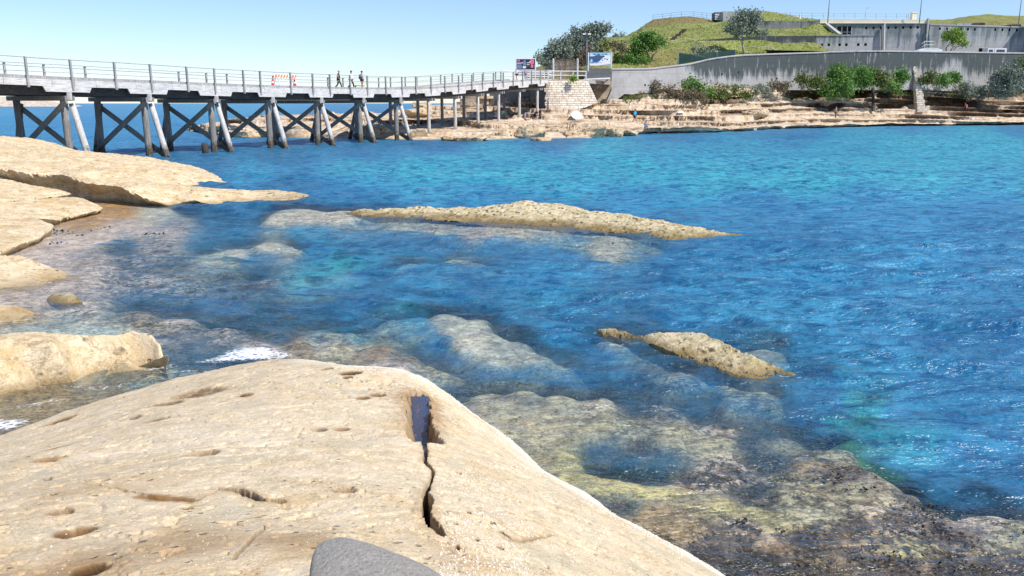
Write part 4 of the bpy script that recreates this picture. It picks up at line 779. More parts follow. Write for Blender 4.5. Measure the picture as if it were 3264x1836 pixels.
# ================= people =================
def skin_body(name, verts, edges, radii, mat, parent, root=0, sub=1):
    o = ORG[parent.name]; me = bpy.data.meshes.new(name); me.from_pydata([tuple(Vector(v)) for v in verts], edges, [])
    ob = link(name, me, mat, parent); md = ob.modifiers.new('Skin', 'SKIN'); md.use_smooth_shade = True
    for i, r in enumerate(radii):
        sv = me.skin_vertices[0].data[i]; sv.radius = (r, r) if not isinstance(r, tuple) else r; sv.use_root = (i == root)
    m2 = ob.modifiers.new('Sub', 'SUBSURF'); m2.levels = sub; m2.render_levels = sub; return ob
POSES = {
 'stand': dict(hl=(.09, 0, .88), hr=(-.09, 0, .88), kl=(.10, -.02, .47), kr=(-.10, -.02, .47), fl=(.10, .02, .07), fr=(-.10, .02, .07), ch=(0, .0, 1.28), nk=(0, .01, 1.45), hd=(0, -.02, 1.60), sl=(.18, 0, 1.39), sr=(-.18, 0, 1.39), el=(.24, .03, 1.12), er=(-.24, .03, 1.12), wl=(.22, -.06, .88), wr=(-.22, -.06, .88)),
 'walk': dict(hl=(.09, 0, .88), hr=(-.09, 0, .88), kl=(.10, -.20, .50), kr=(-.10, .06, .47), fl=(.10, -.28, .09), fr=(-.10, .38, .14), ch=(0, -.03, 1.28), nk=(0, -.04, 1.45), hd=(0, -.08, 1.60), sl=(.18, -.02, 1.39), sr=(-.18, -.02, 1.39), el=(.24, .14, 1.14), er=(-.24, -.10, 1.14), wl=(.22, .10, .90), wr=(-.22, -.26, .96)),
 'sit': dict(hl=(.09, 0, .12), hr=(-.09, 0, .12), kl=(.14, -.38, .30), kr=(-.14, -.38, .28), fl=(.13, -.62, -.05), fr=(-.13, -.62, -.05), ch=(0, -.02, .50), nk=(0, -.05, .66), hd=(0, -.08, .82), sl=(.18, -.03, .60), sr=(-.18, -.03, .60), el=(.24, -.10, .36), er=(-.24, -.10, .36), wl=(.12, -.30, .38), wr=(-.12, -.30, .38)),
 'bend': dict(hl=(.09, .1, .84), hr=(-.09, .1, .84), kl=(.10, -.10, .46), kr=(-.10, .05, .46), fl=(.10, .0, .07), fr=(-.10, .2, .07), ch=(0, -.22, 1.13), nk=(0, -.36, 1.24), hd=(0, -.46, 1.33), sl=(.18, -.30, 1.19), sr=(-.18, -.30, 1.19), el=(.22, -.34, .92), er=(-.22, -.38, .92), wl=(.18, -.46, .72), wr=(-.18, -.50, .72)),
}
def person(lab, pos, pose, face, h, shirt, legs, hair='hair', shorts=False, bare=False, hat=None, bag=None, group=None, arms=None):
    t = thing('person', lab, 'person', pos, group); t.rotation_euler = (0, 0, R(face)); sc = h/1.72; P = dict(POSES[pose])
    if arms: P.update(arms)
    Q = {k: Vector(v)*sc for k, v in P.items()}; pel = (Q['hl']+Q['hr'])/2+Vector((0, 0, .05))*sc
    names = ['pel', 'ch', 'nk', 'hd', 'sl', 'el', 'wl', 'sr', 'er', 'wr', 'hl', 'kl', 'fl', 'hr', 'kr', 'fr']; Q['pel'] = pel
    V = [Q[k] for k in names]; E = [(0, 1), (1, 2), (2, 3), (1, 4), (4, 5), (5, 6), (1, 7), (7, 8), (8, 9), (0, 10), (10, 11), (11, 12), (0, 13), (13, 14), (14, 15)]
    rad = [.13, .14, .055, .085, .055, .042, .032, .055, .042, .032, .085, .058, .042, .085, .058, .042]
    # head top, feet and hands
    hd = Q['hd']; V.append(hd+Vector((0, -.005, .10))*sc); E.append((3, 16)); rad.append(.07)
    fw = -1
    for k, i in (('fl', 12), ('fr', 15)): V.append(Q[k]+Vector((0, fw*.16, -.035))*sc); E.append((i, len(V)-1)); rad.append(.035)
    for k, e, i in (('wl', 'el', 6), ('wr', 'er', 9)):
        d = (Q[k]-Q[e]).normalized()
        p = Q[k]+d*.09*sc; V.append(p); E.append((i, len(V)-1)); rad.append(.030); c = len(V)-1
        for f_ in (-1, -.33, .33, 1): V.append(p+d*.07*sc+Vector((f_*.022, 0, 0))*sc); E.append((c, len(V)-1)); rad.append(.009)
        V.append(Q[k]+d*.06*sc+Vector((0, -.05, 0))*sc); E.append((c, len(V)-1)); rad.append(.010)
    skin_body('body', V, E, [r*sc for r in rad], MT['skin'], t, 0)
    b = MB(); b.box(hd+Vector((0, -.085, .02))*sc, (.025*sc, .03*sc, .045*sc)); 
    for sx in (-.032, .032): b.box(hd+Vector((sx, -.082, .045))*sc, (.018*sc, .01*sc, .01*sc), m=0)
    b.build('face_features', MT['skin'], None).parent = t
    # hair
    b = MB(); rr = .105*sc; pts = []
    for i in range(7):
        th = math.pi*(.0+i/6*.62); b_ = 0; pts.append((th))
    V3 = []; F3 = []; n_ = 12
    for i, th in enumerate(pts):
        for k in range(n_):
            ph = 2*math.pi*k/n_; back = .5+.5*math.sin(ph); q = th*(.62+.5*back)
            V3.append(hd+Vector((0, .012, .055))*sc+Vector((math.sin(q)*math.cos(ph)*rr, math.sin(q)*math.sin(ph)*rr*1.08, math.cos(q)*rr*1.05)))
    for i in range(6):
        for k in range(n_): F3.append((i*n_+k, i*n_+(k+1) % n_, (i+1)*n_+(k+1) % n_, (i+1)*n_+k))
    b.add(V3, F3); ho = b.build('hair', MT[hair], None, None, True); ho.parent = t
    if not bare:
        skin_body('shirt', [pel+Vector((0, 0, -.02)), Q['pel'].lerp(Q['ch'], .5), Q['ch'], Q['nk']-Vector((0, 0, .06))*sc, Q['sl'], Q['sl'].lerp(Q['el'], .8), Q['sr'], Q['sr'].lerp(Q['er'], .8)], [(0, 1), (1, 2), (2, 3), (2, 4), (4, 5), (2, 6), (6, 7)], [x*sc for x in (.185, .175, .19, .09, .09, .075, .09, .075)], MT[shirt], t)
    f = .55 if shorts else .93
    skin_body('shorts' if shorts else 'trousers', [pel, Q['hl'], Q['hl'].lerp(Q['kl'], f if shorts else 1), Q['hr'], Q['hr'].lerp(Q['kr'], f if shorts else 1)]+([] if shorts else [Q['kl'].lerp(Q['fl'], .9), Q['kr'].lerp(Q['fr'], .9)]), [(0, 1), (1, 2), (0, 3), (3, 4)]+([] if shorts else [(2, 5), (4, 6)]), [x*sc for x in (.15, .105, .09 if shorts else .075, .105, .09 if shorts else .075)]+([] if shorts else [.06*sc, .06*sc]), MT[legs], t)
    if bag:
        b = MB(); b.box(Q['ch']+Vector((0, .20, -.08))*sc, (.30*sc, .16*sc, .42*sc), taper=.85); o = b.build('backpack', MT[bag], None, None, False); o.parent = t
        md = o.modifiers.new('Bev', 'BEVEL'); md.width = .05; md.segments = 3
    if hat:
        b = MB(); c = hd+Vector((0, 0, .10))*sc; b.tube([c, c+Vector((0, 0, .09))*sc], [.11*sc, .085*sc], 12); b.tube([c, c+Vector((0, 0, .012))], [.17*sc, .17*sc], 14); o = b.build('hat', MT[hat], None); o.parent = t
    return t
gw = 'people walking over the bridge'
person('person in a black top and black trousers with grey hair, walking left on the bridge', on_deck(1080, -2.8), 'walk', 95, 1.92, 'black', 'black', 'greyhair', group=gw, arms=dict(er=(-.42, .0, 1.18), wr=(-.22, -.1, 1.0)))
person('person in a white top and black trousers, middle of the three bridge walkers', on_deck(1120, -2.8), 'walk', 60, 1.92, 'wht', 'black', 'hair', group=gw)
person('person with a patterned dark bag behind the hip on the bridge, arm on the rail', on_deck(1154, -2.2), 'stand', 120, 1.92, 'lilac', 'black', 'hair', shorts=True, bag='black', group=gw, arms=dict(el=(.36, -.05, 1.15), wl=(.60, -.12, 1.02)))
gw2 = 'people at the island end of the bridge'
person('person in a white top and dark shorts leaving the bridge under the dark sign', on_deck(1647, -3.2), 'walk', -30, 1.75, 'wht', 'black', 'greyhair', True, group=gw2)
person('dark haired person in a pale lilac top at the island end of the bridge', on_deck(1675, -2.8), 'stand', -25, 1.75, 'lilac', 'greyc', 'hair', group=gw2)
# ================= island foreshore =================
def wallY(x): return float(np.interp(x, [1868, 1956, 1990, 2077, 2120, 2193, 2263, 2368, 2496, 2600, 2664, 2800, 2930, 3020, 3264, 3500], [137, 131.2, 131.5, 134, 136, 138.5, 141, 144, 147, 149, 150.5, 153, 156, 157.5, 162, 167]))
SH = {600: (415, (411,123), (408,126), (408,128), (409,140)), 660: (424, (409,107), (400,112), (397,118), (398,130)), 720: (432, (400,104), (390,110), (385,116), (388,128)), 800: (437, (408,98), (388,105), (377,113), (380,130)), 880: (437, (404,98), (384,105), (371,113), (372,130)),
 960: (440, (405,98), (380,106), (362,114), (366,130)), 1120: (440, (400,99), (374,110), (362,118), (362,135)), 1230: (443, (412,97), (382,108), (366,118), (360,137)), 1300: (446, (415,97), (388,108), (366,118), (352,137)), 1400: (446, (412,97), (394,106), (372,117), (338,140)),
 1520: (449, (416,96), (392,106), (374,117), (318,140)), 1640: (442, (412,98), (386,110), (372,121), (300,134)), 1740: (441, (411,99), (384,112), (366,121), (300,126)), 1868: (441, (408,101), (378,115), (345,122), (322,127)), 1915: (437, (407,103), (375,117), (345,126), (318,134)), 1960: (433, (406,105), (374,118), (337,127), (297,131.9)),
 2082: (425, (410,108), (375,121), (335,129), (283,134.9)), 2230: (423, (409,112), (375,124), (335,133), (258,140.5)), 2370: (417, (406,119), (370,130), (327,138), (272,144.8)), 2464: (411, (401,129), (369,136), (330,142), (268,147)), 2650: (406, (396,136.5), (366,143), (330,147.5), (263,151)),
 2775: (402, (392,143.5), (361,148), (326,151), (262,153.6)), 2930: (400, (390,147), (359,151.5), (323,154.5), (262,157.3)), 3141: (398, (388,151), (356,156), (325,160), (272,163)), 3264: (397, (387,153.5), (353,158.5), (318,162.5), (262,165.6)), 3600: (396, (386,156), (350,161), (315,165.5), (262,170))}
kx = sorted(SH)
def shore_profile(px):
    """list of world points from under water to the wall foot at photo column px"""
    rows = []
    for j in range(5):
        ys = []; Ys = []
        for k in kx:
            e = SH[k]
            if j == 0: p = PZ(k, e[0], 0); ys.append(e[0]); Ys.append(p.y)
            else: ys.append(e[j][0]); Ys.append(e[j][1])
        rows.append((np.interp(px, kx, ys), np.interp(px, kx, Ys)))
    return rows
cols = np.arange(600, 3560, 1.7); NP = 230
rows = shore_profile(cols); pts = []
for j, (yy, YY) in enumerate(rows):
    u = (cols-CX)/F; v = (CY-yy)/F; dy = cp+v*sp_; dz = -sp_+v*cp; t = YY/dy; pts.append((u*t, YY, CAMZ+dz*t if j else np.zeros_like(t)))
base = pts[0]; pre = (base[0]*.97, base[1]-4, np.full_like(base[2], -1.6)); last = pts[-1]
post = (last[0]*1.01, last[1]+6, last[2]+0.0)
allp = [pre]+pts+[post]; wts = [0, .10, .30, .55, .78, .97, 1.0]
tt = np.linspace(0, 1, NP); X = np.zeros((NP, len(cols))); Y = X.copy(); Z = X.copy()
for i, t in enumerate(tt):
    k = min(5, max(0, np.searchsorted(wts, t, 'right')-1)); f = (t-wts[k])/(wts[k+1]-wts[k]); f2 = f
    for A, c in ((X, 0), (Y, 1), (Z, 2)): A[i] = allp[k][c]*(1-f2)+allp[k+1][c]*f2
Zs = Z.copy()
big = fbm(X*.09, Y*.13, 3, 1)
Zn = Z+(fbm(X*.16, Y*.4, 4, 2)*.75+fbm(X*.6, Y*.9, 4, 5, .6)*.28)*sst(.10, .40, tt)[:, None]*(1-.6*sst(.9, 1, tt))[:, None]
# strata: broad beds with tilting, undercut risers
tilt = X*.012+fbm(X*.05, Y*.03, 3, 3)*.5
hb = .72+.3*vn(X*.03, Y*.01, 6)
q = (Zn+tilt)/hb; fl = np.floor(q); fr = q-fl
rj = sst(.35, .75, vn(X*.10+fl*9.1, fl*3.3, 4))
st = sst(.72, .96, fr)
Zq = hb*(fl+st)-tilt
mixk = (sst(.14, .3, tt)*.55+sst(.35, .5, tt)*.42)[:, None]*np.ones_like(X)
mixk = mixk*(1-.55*sst(.1, .5, fbm(X*.05+3, Y*.08, 3, 7)))
Zf = Zn*(1-mixk)+Zq*mixk
und = np.where((fr > .70), np.sin(np.clip((fr-.70)/.24, 0, 1)*math.pi), 0)*(.1+1.3*rj)*mixk
frontj = (fbm(X*.10+fl*5.7, fl*2.1, 3, 2)*1.5+fbm(X*.8+fl*1.7, fl*3.1, 3, 4)*.22)*mixk
# the small caves and dark hollows
pcol = cols[None, :]+0*X
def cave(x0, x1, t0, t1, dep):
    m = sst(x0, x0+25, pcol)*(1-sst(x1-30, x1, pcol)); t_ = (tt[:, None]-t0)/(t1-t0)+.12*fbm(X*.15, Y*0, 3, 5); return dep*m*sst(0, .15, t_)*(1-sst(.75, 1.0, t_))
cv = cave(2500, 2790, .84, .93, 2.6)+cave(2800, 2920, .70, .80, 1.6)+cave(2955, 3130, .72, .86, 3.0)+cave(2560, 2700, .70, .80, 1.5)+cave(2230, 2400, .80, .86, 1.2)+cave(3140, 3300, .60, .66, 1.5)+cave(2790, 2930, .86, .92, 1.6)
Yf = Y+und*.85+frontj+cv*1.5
Zf = Zf
Zf += fbm(X*2.2, Y*2.2, 4, 2, .6)*.07
# lower edge blocks: break the waterside rim into boulders
cr = np.abs(fbm(X*.23, Y*.33, 2, 6)); Zf -= (1-sst(.0, .07, cr))*.55*(sst(.06, .12, tt)[:, None]*(1-sst(.25, .40, tt))[:, None])*(1-sst(2050, 2200, cols))[None, :]
def m_shore():
    return MT['cliff']
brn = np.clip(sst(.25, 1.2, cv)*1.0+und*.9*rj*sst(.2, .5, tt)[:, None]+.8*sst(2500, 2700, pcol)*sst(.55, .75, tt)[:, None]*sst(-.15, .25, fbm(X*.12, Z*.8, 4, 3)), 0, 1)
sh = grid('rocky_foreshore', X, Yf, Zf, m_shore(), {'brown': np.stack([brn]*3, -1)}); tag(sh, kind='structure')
SX, SY, SZ = X, Yf, Zf
def shore_z(px, Y0):
    c = int(np.clip(np.searchsorted(cols, px), 0, len(cols)-1)); j = np.argmin(np.abs(Yf[:, c]-Y0)); return float(Zf[j, c])
def shore_pt(px, py):
    """first point of the foreshore seen at this photo pixel"""
    c = int(np.clip(np.searchsorted(cols, px), 0, len(cols)-1)); best = None
    pp = proj(SX[:, c], SY[:, c], SZ[:, c]); m = np.argmin(np.abs(pp[1]-py)+SY[:, c]*.02); return Vector((float(SX[m, c]), float(SY[m, c]), float(SZ[m, c])))
# boulders along the waterline
def boulder(px, py, w, h, lab, seed, mat=None, Y0=None):
    c = PZ(px, py, 0) if Y0 is None else PY(px, py, Y0); s = c.y/F; W = w*s*.5; Hh = h*s*1.0
    rs = np.random.RandomState(seed); na, nr = 56, 34
    th = np.linspace(0, 2*np.pi, na, endpoint=False)[None, :]; ph = np.linspace(0, np.pi, nr)[:, None]
    e = lambda v, p: np.sign(v)*np.abs(v)**p
    x = e(np.sin(ph), .6)*e(np.cos(th), .75); y = e(np.sin(ph), .6)*e(np.sin(th), .75); z = e(np.cos(ph), .62)+0*th
    # facets
    for k in range(9):
        d = rs.normal(size=3)*np.array([1, 1, .8]); d /= np.linalg.norm(d); l = rs.uniform(.62, .9); pr = x*d[0]+y*d[1]+z*d[2]; o = np.maximum(0, pr-l)*.85; x = x-o*d[0]; y = y-o*d[1]; z = z-o*d[2]
    sk = rs.uniform(-.35, .35); D = rs.uniform(.7, 1.1)*min(W, 2.2)
    X_ = x*W+sk*z*W*.3; Y_ = y*D; Z_ = np.minimum(z, .55+.12*x)*Hh*.72+.38*Hh
    Z_ = Z_+x*Hh*rs.uniform(-.2, .2)
    Z_ = np.round(Z_/.34)*.34*.55+Z_*.45
    nn = fbm((X_+c.x)*1.6, (Z_+Y_)*2.4+c.y, 5, seed % 8, .65)*.24; X_ = X_*(1+nn*.5); Z_ = Z_+nn*.9*min(1, Hh); Y_ = Y_*(1+nn)
    o = grid('boulder', X_+c.x, Y_+c.y+D*.3, Z_+(0 if Y0 is None else c.z), mat or MT['boulder'], None, None, None, True, True, (c.x, c.y, 0)); return tag(o, lab, 'boulder')
gb = 'boulders along the island waterline'
BO = [(1335,443,84,34,'block shaped boulder right of the last braced bridge bent'),(1402,438,96,26,'long smooth boulder behind the first plain pile'),(1445,449,80,18,'low boulder at the water, left of the flat slab'),(1505,450,118,17,'flat low slab at the water below the bridge end'),(1528,436,64,22,'squarish boulder above the flat slab'),(1600,441,80,30,'rounded boulder left of the big cracked block'),(1690,441,100,44,'big cracked block at the water below the abutment'),(1765,437,62,30,'dark hollowed boulder right of the big cracked block'),(1722,449,70,10,'thin low slab in front of the big cracked block'),(1815,439,76,30,'pale boulder below the abutment corner'),(1885,438,96,40,'large boulder below the white upturned board'),(1955,436,60,30,'upright boulder left of the clambering bathers'),(2005,433,64,20,'low boulder under the walker in the blue shirt'),
 (760,438,140,26,'smooth rounded boulder seen through the third bridge bay'),(668,424,70,18,'dark flat rock low in the water behind the bridge'),(840,410,70,22,'pale rock on the far shelf behind the bridge'),(905,432,90,30,'honeycombed rock behind the leaning white pile'),(985,436,110,44,'pitted yellow rock in the fourth bridge bay'),(1050,425,76,30,'rock beside the fifth bridge bent'),(1105,436,90,34,'shaded rock under the fifth bridge bay'),(1205,440,110,40,'dark shaded boulder before the last braced bent'),(1240,410,80,22,'pale flat rock behind the last braced bent')]
for i, (a, b_, w, h, lab) in enumerate(BO): boulder(a, b_, w, h, lab, 20+i)
p = shore_pt(2410, 372); boulder(2410, proj(p.x, p.y, p.z)[1], 78, 26, 'lone brown boulder standing on the ledges right of the bathers', 77, None, p.y)
p = shore_pt(1420, 345); boulder(1350, 343, 70, 18, 'flat overhanging rock seen between the plain piles', 78, None, 122)
boulder(1330, 365, 110, 22, 'pale flat rock on the shelf behind the plain piles', 79, None, 118)
# tilted stone pile of ledges under the bridge end
def rockstack(px, py, w, h, Y0, lab, seed):
    t = thing('rock_outcrop', lab, 'rock', PY(px, py, Y0)); rs = np.random.RandomState(seed); s = Y0/F; n = max(3, int(h*s/.45)); b = MB()
    base = PY(px, py, Y0)
    for k in range(n):
        W_ = w*s*(1-.25*k/n)*rs.uniform(.75, 1.05); ox = rs.uniform(-.1, .15)*W_; m = 14; pl = []
        for q in range(m):
            a = 2*math.pi*q/m; rr = rs.uniform(.82, 1.05); pl.append(base+Vector((ox+math.cos(a)*W_/2*rr, 2.2+math.sin(a)*2.0*rr, k*.46)))
        b.prism(pl, (0, 0, .40+rs.uniform(-.05, .07)))
    o = b.build('rock', MT['cliff'], t); return t
rockstack(1505, 372, 130, 66, 128, 'stacked shaded rock ledges behind the plain bridge piles', 3)
# far headland
xx = np.linspace(-420, 215, 220)[None, :]; pr = np.linspace(0, 1, 40)[:, None]
hx, _, hz = None, None, None
Yh = 1000+pr*60+xx*0; hh = (12+3*fbm(xx*.02, xx*0+.3, 4, 2))*(1-sst(110, 215, xx))**.7
X = (-760+xx*1.0+0*pr); 
hgt_ = hh*sst(0, .5, pr)+fbm(X*.05, Yh*.05, 4, 1)*2*sst(0, .3, pr)*(hh > 2)
hgt_ = np.round(hgt_/1.6)*1.6*.6+hgt_*.4-1.2*(pr < .02)-(hh < .6)*3
o = grid('distant_headland', X, Yh, hgt_, MT['farrock']); tag(o, kind='structure')
# ================= stone abutment =================
ab = thing('stone_abutment', 'sunlit coursed stone block abutment where the bridge meets the island', 'abutment', PY(1800, 367, 122))
def wallpoly(pts, thick, mat, name, parent, label=None):
    """pts: [(px,py,Y)] corners, thick in metres away from camera"""
    b = MB(); b.prism([PY(*p) for p in pts], (0, thick, 0)); return b.build(name, mat, parent, label=label)
wallpoly([(1750,372,121.8),(1747,256,122.6),(1868,254,124.2),(1876,262,124.2),(1892,300,124),(1905,326,123.6),(1860,345,122.8),(1800,352,122.2),(1765,372,121.8)], 9, MT['ashlar'], 'wall', ab)
b = MB(); rs = random.Random(5)
for k in range(18): # ragged quoins on the left corner
    y = 258+k*6.3; p = PY(1748-rs.choice([2, 6]), y, 122.3); b.box(p+Vector((0, .35, 0)), (rs.uniform(.45, .8), .75, .27))
b.build('quoins', MT['ashlar'], ab)
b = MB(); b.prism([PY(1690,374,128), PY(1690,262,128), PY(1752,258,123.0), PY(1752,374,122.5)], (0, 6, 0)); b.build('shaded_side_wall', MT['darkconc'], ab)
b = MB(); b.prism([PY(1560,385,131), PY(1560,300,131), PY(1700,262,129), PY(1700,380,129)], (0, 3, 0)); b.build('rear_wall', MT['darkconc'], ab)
# deck-level forecourt behind the abutment
b = MB(); q = [PY(1660,262,126), PY(1747,256.5,122.8), PY(1868,254.5,124.3), PY(1955,249,137.5), PY(1960,236,150), PY(1620,244,150)]
zt = 7.45; b.prism([Vector((p.x, p.y, zt-.5)) for p in q], (0, 0, .5)); o = b.build('forecourt', MT['conc']); tag(o, kind='structure')
# pale timber railing round the abutment
rl = thing('abutment_railing', 'pale two-rail timber fence along the top of the stone abutment', 'railing', PY(1747, 256, 122.9))
rp = [(1747, 256, 122.6, 229), (1787, 256.5, 123.2, 226), (1827, 255, 123.7, 224), (1868, 254, 124.2, 225.5)]
A_ = [PY(a, b_, c) for a, b_, c, d in rp]
for i, p in enumerate(A_):
    b = MB(); p.z = 7.42; b.beam(p, p+Vector((0, 0, 1.28)), .16, .16, up=(1, 0, 0)); b.build('post', MT['white_rail'], rl)
for dz in (1.22, .62):
    b = MB()
    for i in range(3): b.beam(A_[i]+Vector((0, -.11, dz)), A_[i+1]+Vector((0, -.11, dz)), .05, .13)
    b.build('rail', MT['white_rail'], rl)
# second (far) fence from the bridge to the gate
rl2 = thing('approach_railing', 'white multi-rail fence along the far side of the bridge landing', 'railing', PY(1600, 262, 121))
A_ = [PY(px, 255, Y) for px, Y in ((1600, 121), (1640, 124), (1690, 126.5), (1735, 128), (1760, 129))]
for p in A_:
    p.z = zd(66)-.2; b = MB(); b.beam(p, p+Vector((0, 0, 1.5)), .13, .13, up=(1, 0, 0)); b.build('post', MT['white_rail'], rl2)
for dz in (1.45, 1.1, .75, .4):
    b = MB()
    for i in range(4): b.beam(A_[i]+Vector((0, 0, dz)), A_[i+1]+Vector((0, 0, dz)), .05, .10)
    b.build('rail', MT['white_rail'], rl2)
b = MB(); b.prism([PY(1640,242,128.5), PY(1758,236,130), PY(1758,222,130), PY(1640,224,128.5)], (0, .4, 0)); o = b.build('low_wall', MT['conc'], None, PY(1700,242,129)); tag(o, 'low pale concrete wall left of the timber gate', 'wall')
# timber gate
g = thing('timber_gate', 'arched double gate of upright timber pickets between two posts', 'gate', PY(1802, 252, 129))
for px in (1763, 1840):
    b = MB(); p = PY(px, 250, 129); p.z = 7.45; b.tube([p, p+Vector((0, 0, 3.15))], [.17, .15], 12); b.tube([p+Vector((0, 0, 3.15)), p+Vector((0, 0, 3.3))], [.18, .06], 12); b.build('gate_post', MT['timber'], g)
for side, (x0, x1) in (('l', (1768, 1800)), ('r', (1802, 1835))):
    leaf = MB(); 
    for k in range(8):
        t = (k+.3)/8; px = x0+(x1-x0)*t; p = PY(px, 250, 129); p.z = 7.55; arch = 3.0-.32*abs((px-1801)/34)**1.8
        leaf.beam(p, p+Vector((0, 0, arch)), .075, .05, up=(0, 1, 0))
    lf = leaf.build('gate_leaf', MT['sand_gate'], g)
    b = MB()
    for zz in (.5, 1.9): b.beam(Vector((PY(x0, 250, 129).x, 129.08, 7.55+zz)), Vector((PY(x1, 250, 129).x, 129.08, 7.55+zz)), .06, .16)
    b.build('crossbar', MT['brown_gate'], lf)
    b = MB(); q = [PY(x0+(x1-x0)*k/5, 250, 129.0) for k in range(6)]
    for i in range(5):
        z0 = 7.58+3.0-.32*abs((x0+(x1-x0)*i/5-1801)/34)**1.8; z1 = 7.58+3.0-.32*abs((x0+(x1-x0)*(i+1)/5-1801)/34)**1.8
        b.beam(Vector((q[i].x, 128.97, z0)), Vector((q[i+1].x, 128.97, z1)), .10, .12)
    b.build('top_rail', MT['brown_gate'], lf)
# signs
s1 = thing('information_sign', 'dark collage sign board with pink and blue pictures in a white frame', 'sign', PY(1676, 232, 127))
for px in (1645, 1707):
    b = MB(); p = PY(px, 185, 127); b.beam(Vector((p.x, 127, 7.4)), Vector((p.x, 127, p.z+.02)), .12, .12, up=(0, 1, 0)); b.build('post', MT['white'], s1)
def quadpanel(x0, y0, x1, y1, Y, th, mat, name, par, dy=0):
    b = MB(); A1 = PY(x0, y1, Y); B1 = PY(x1, y0, Y); b.box(((A1.x+B1.x)/2, Y+dy, (A1.z+B1.z)/2), (B1.x-A1.x, th, B1.z-A1.z)); return b.build(name, mat, par)
quadpanel(1643.5, 185.5, 1708.5, 224, 127, .06, MT['white'], 'frame', s1, .0)
quadpanel(1646.5, 188.5, 1705.5, 221, 127, .05, MT['signdark'], 'panel', s1, -.03)
for k, (x0, y0, x1, y1, m) in enumerate(((1649,191,1657,196,'signpink'),(1648,199,1662,205,'lilac'),(1648,207,1663,219,'signblue'),(1667,197,1677,209,'signblue'),(1669,193,1675,196,'lilac'),(1666,211,1677,218,'wht'),(1690,190,1702,204,'signpink'),(1692,205,1699,216,'signpink'),(1679,199,1688,201,'wht'),(1679,204,1688,206,'wht'),(1679,209,1687,211,'greyc'),(1663,198,1666,202,'wht'),(1687,196,1691,199,'wht'),(1701,206,1704,218,'greyc'))):
    quadpanel(x0, y0, x1, y1, 127, .03, MT[m], 'picture', s1, -.062-.002*k)
s2 = thing('notice_board', 'white notice board with a dark blue map shape, right of the timber gate', 'sign', PY(1912, 218, 133))
for px in (1876, 1950):
    b = MB(); p = PY(px, 167, 133); b.beam(Vector((p.x, 133, 9.0)), Vector((p.x, 133, p.z)), .13, .13, up=(0, 1, 0)); b.build('post', MT['white'], s2)
quadpanel(1879, 168, 1947, 209, 133, .06, MT['skyblue'], 'panel', s2, 0); quadpanel(1881, 177, 1946, 199, 133, .05, MT['wht'], 'panel', s2, -.03)
def ppoly(pts, Y, mat, name, par, dy, th=-.01):
    b = MB(); b.prism([PY(x, y, Y)+Vector((0, dy, 0)) for x, y in pts], (0, th, 0)); return b.build(name, mat, par)
ppoly([(1880,180),(1893,179),(1900,176),(1910,175),(1914,177),(1926,177),(1928,180),(1922,184),(1917,188),(1912,194),(1903,199),(1895,198),(1890,200),(1884,199),(1880,192)], 133, MT['mapblue'], 'picture', s2, -.06)
ppoly([(1882,190),(1886,188),(1889,192),(1888,198),(1883,199)], 133, MT['skyblue'], 'picture', s2, -.08)
ppoly([(1880,204),(1900,203),(1925,199),(1947,197),(1947,203),(1925,207),(1900,209),(1880,209)], 133, MT['wht'], 'picture', s2, -.075)
for k, (x0, x1) in enumerate(((1890,1900),(1902,1913),(1915,1917),(1919,1925),(1927,1936))): quadpanel(x0, 171, x1, 174, 133, .01, MT['mapblue'], 'lettering_strip', s2, -.04)
for k, (x0, x1, y) in enumerate(((1933,1938,188),(1918,1922,190),(1926,1930,186))): quadpanel(x0, y, x1, y+3, 133, .01, MT['navy'], 'picture', s2, -.06)
# double headed lamp among the trees
lp = thing('lamp_post', 'slim pole with two white floodlights in front of the casuarina trees', 'lamp', PY(1870, 215, 133.5))
b = MB(); p0 = PY(1870, 216, 133.5); p1 = PY(1871, 112, 133.5); b.tube([p0, p1], [.07, .05], 8); b.build('pole', MT['steel'], lp)
b = MB(); b.beam(PY(1859, 109, 133.5), PY(1883, 108, 133.5), .06, .06); b.build('crossarm', MT['steel'], lp)
for px in (1862, 1879): b = MB(); b.box(PY(px, 108.5, 133.3), (.42, .3, .22)); b.build('floodlight', MT['white'], lp)
# ================= seawall =================
sw = thing('seawall', 'long curving streaked concrete seawall of the fort', 'wall', PY(2400, 270, 145))
WC = [(1950,218,300,131),(1990,217.5,300,131.5),(2040,217,298,132.8),(2077,216.6,296,134),(2120,211,293,136),(2193,203,290,138.5),(2263,186,288,141),(2320,178,287,142.6),(2368,173.5,287,144),(2430,171,287,145.5),(2496,169,287,147),(2600,166,287,149),(2664,163,287,150.5),(2730,161.5,287,151.8),(2800,161,287,153),(2930,162,287,156),(3020,164,290,158.8),(3264,167.5,292,165),(3600,172,292,171)]
wxs = np.array([w[0] for w in WC]); wcol = np.arange(1950, 3600, 4.0)
tp = np.interp(wcol, wxs, [w[1] for w in WC]); bt_ = np.interp(wcol, wxs, [w[2] for w in WC]); yw = np.interp(wcol, wxs, [w[3] for w in WC])
ker = np.ones(9)/9
yw = np.convolve(np.pad(yw, 4, 'edge'), ker, 'valid'); tp = np.convolve(np.pad(tp, 4, 'edge'), ker, 'valid')
def PYn(px, py, Y): u = (px-CX)/F; v = (CY-py)/F; t = Y/(cp+v*sp_); return u*t, Y+0*px, CAMZ+(-sp_+v*cp)*t
xT, _, zT = PYn(wcol, tp, yw); xB, _, zB = PYn(wcol, bt_, yw); nv = 26
hv = np.linspace(0, 1, nv)[:, None]; XW = xT+0*hv; ZW = zT*(1-hv)+zB*hv; YW = yw+0*hv-.6*hv**1.3
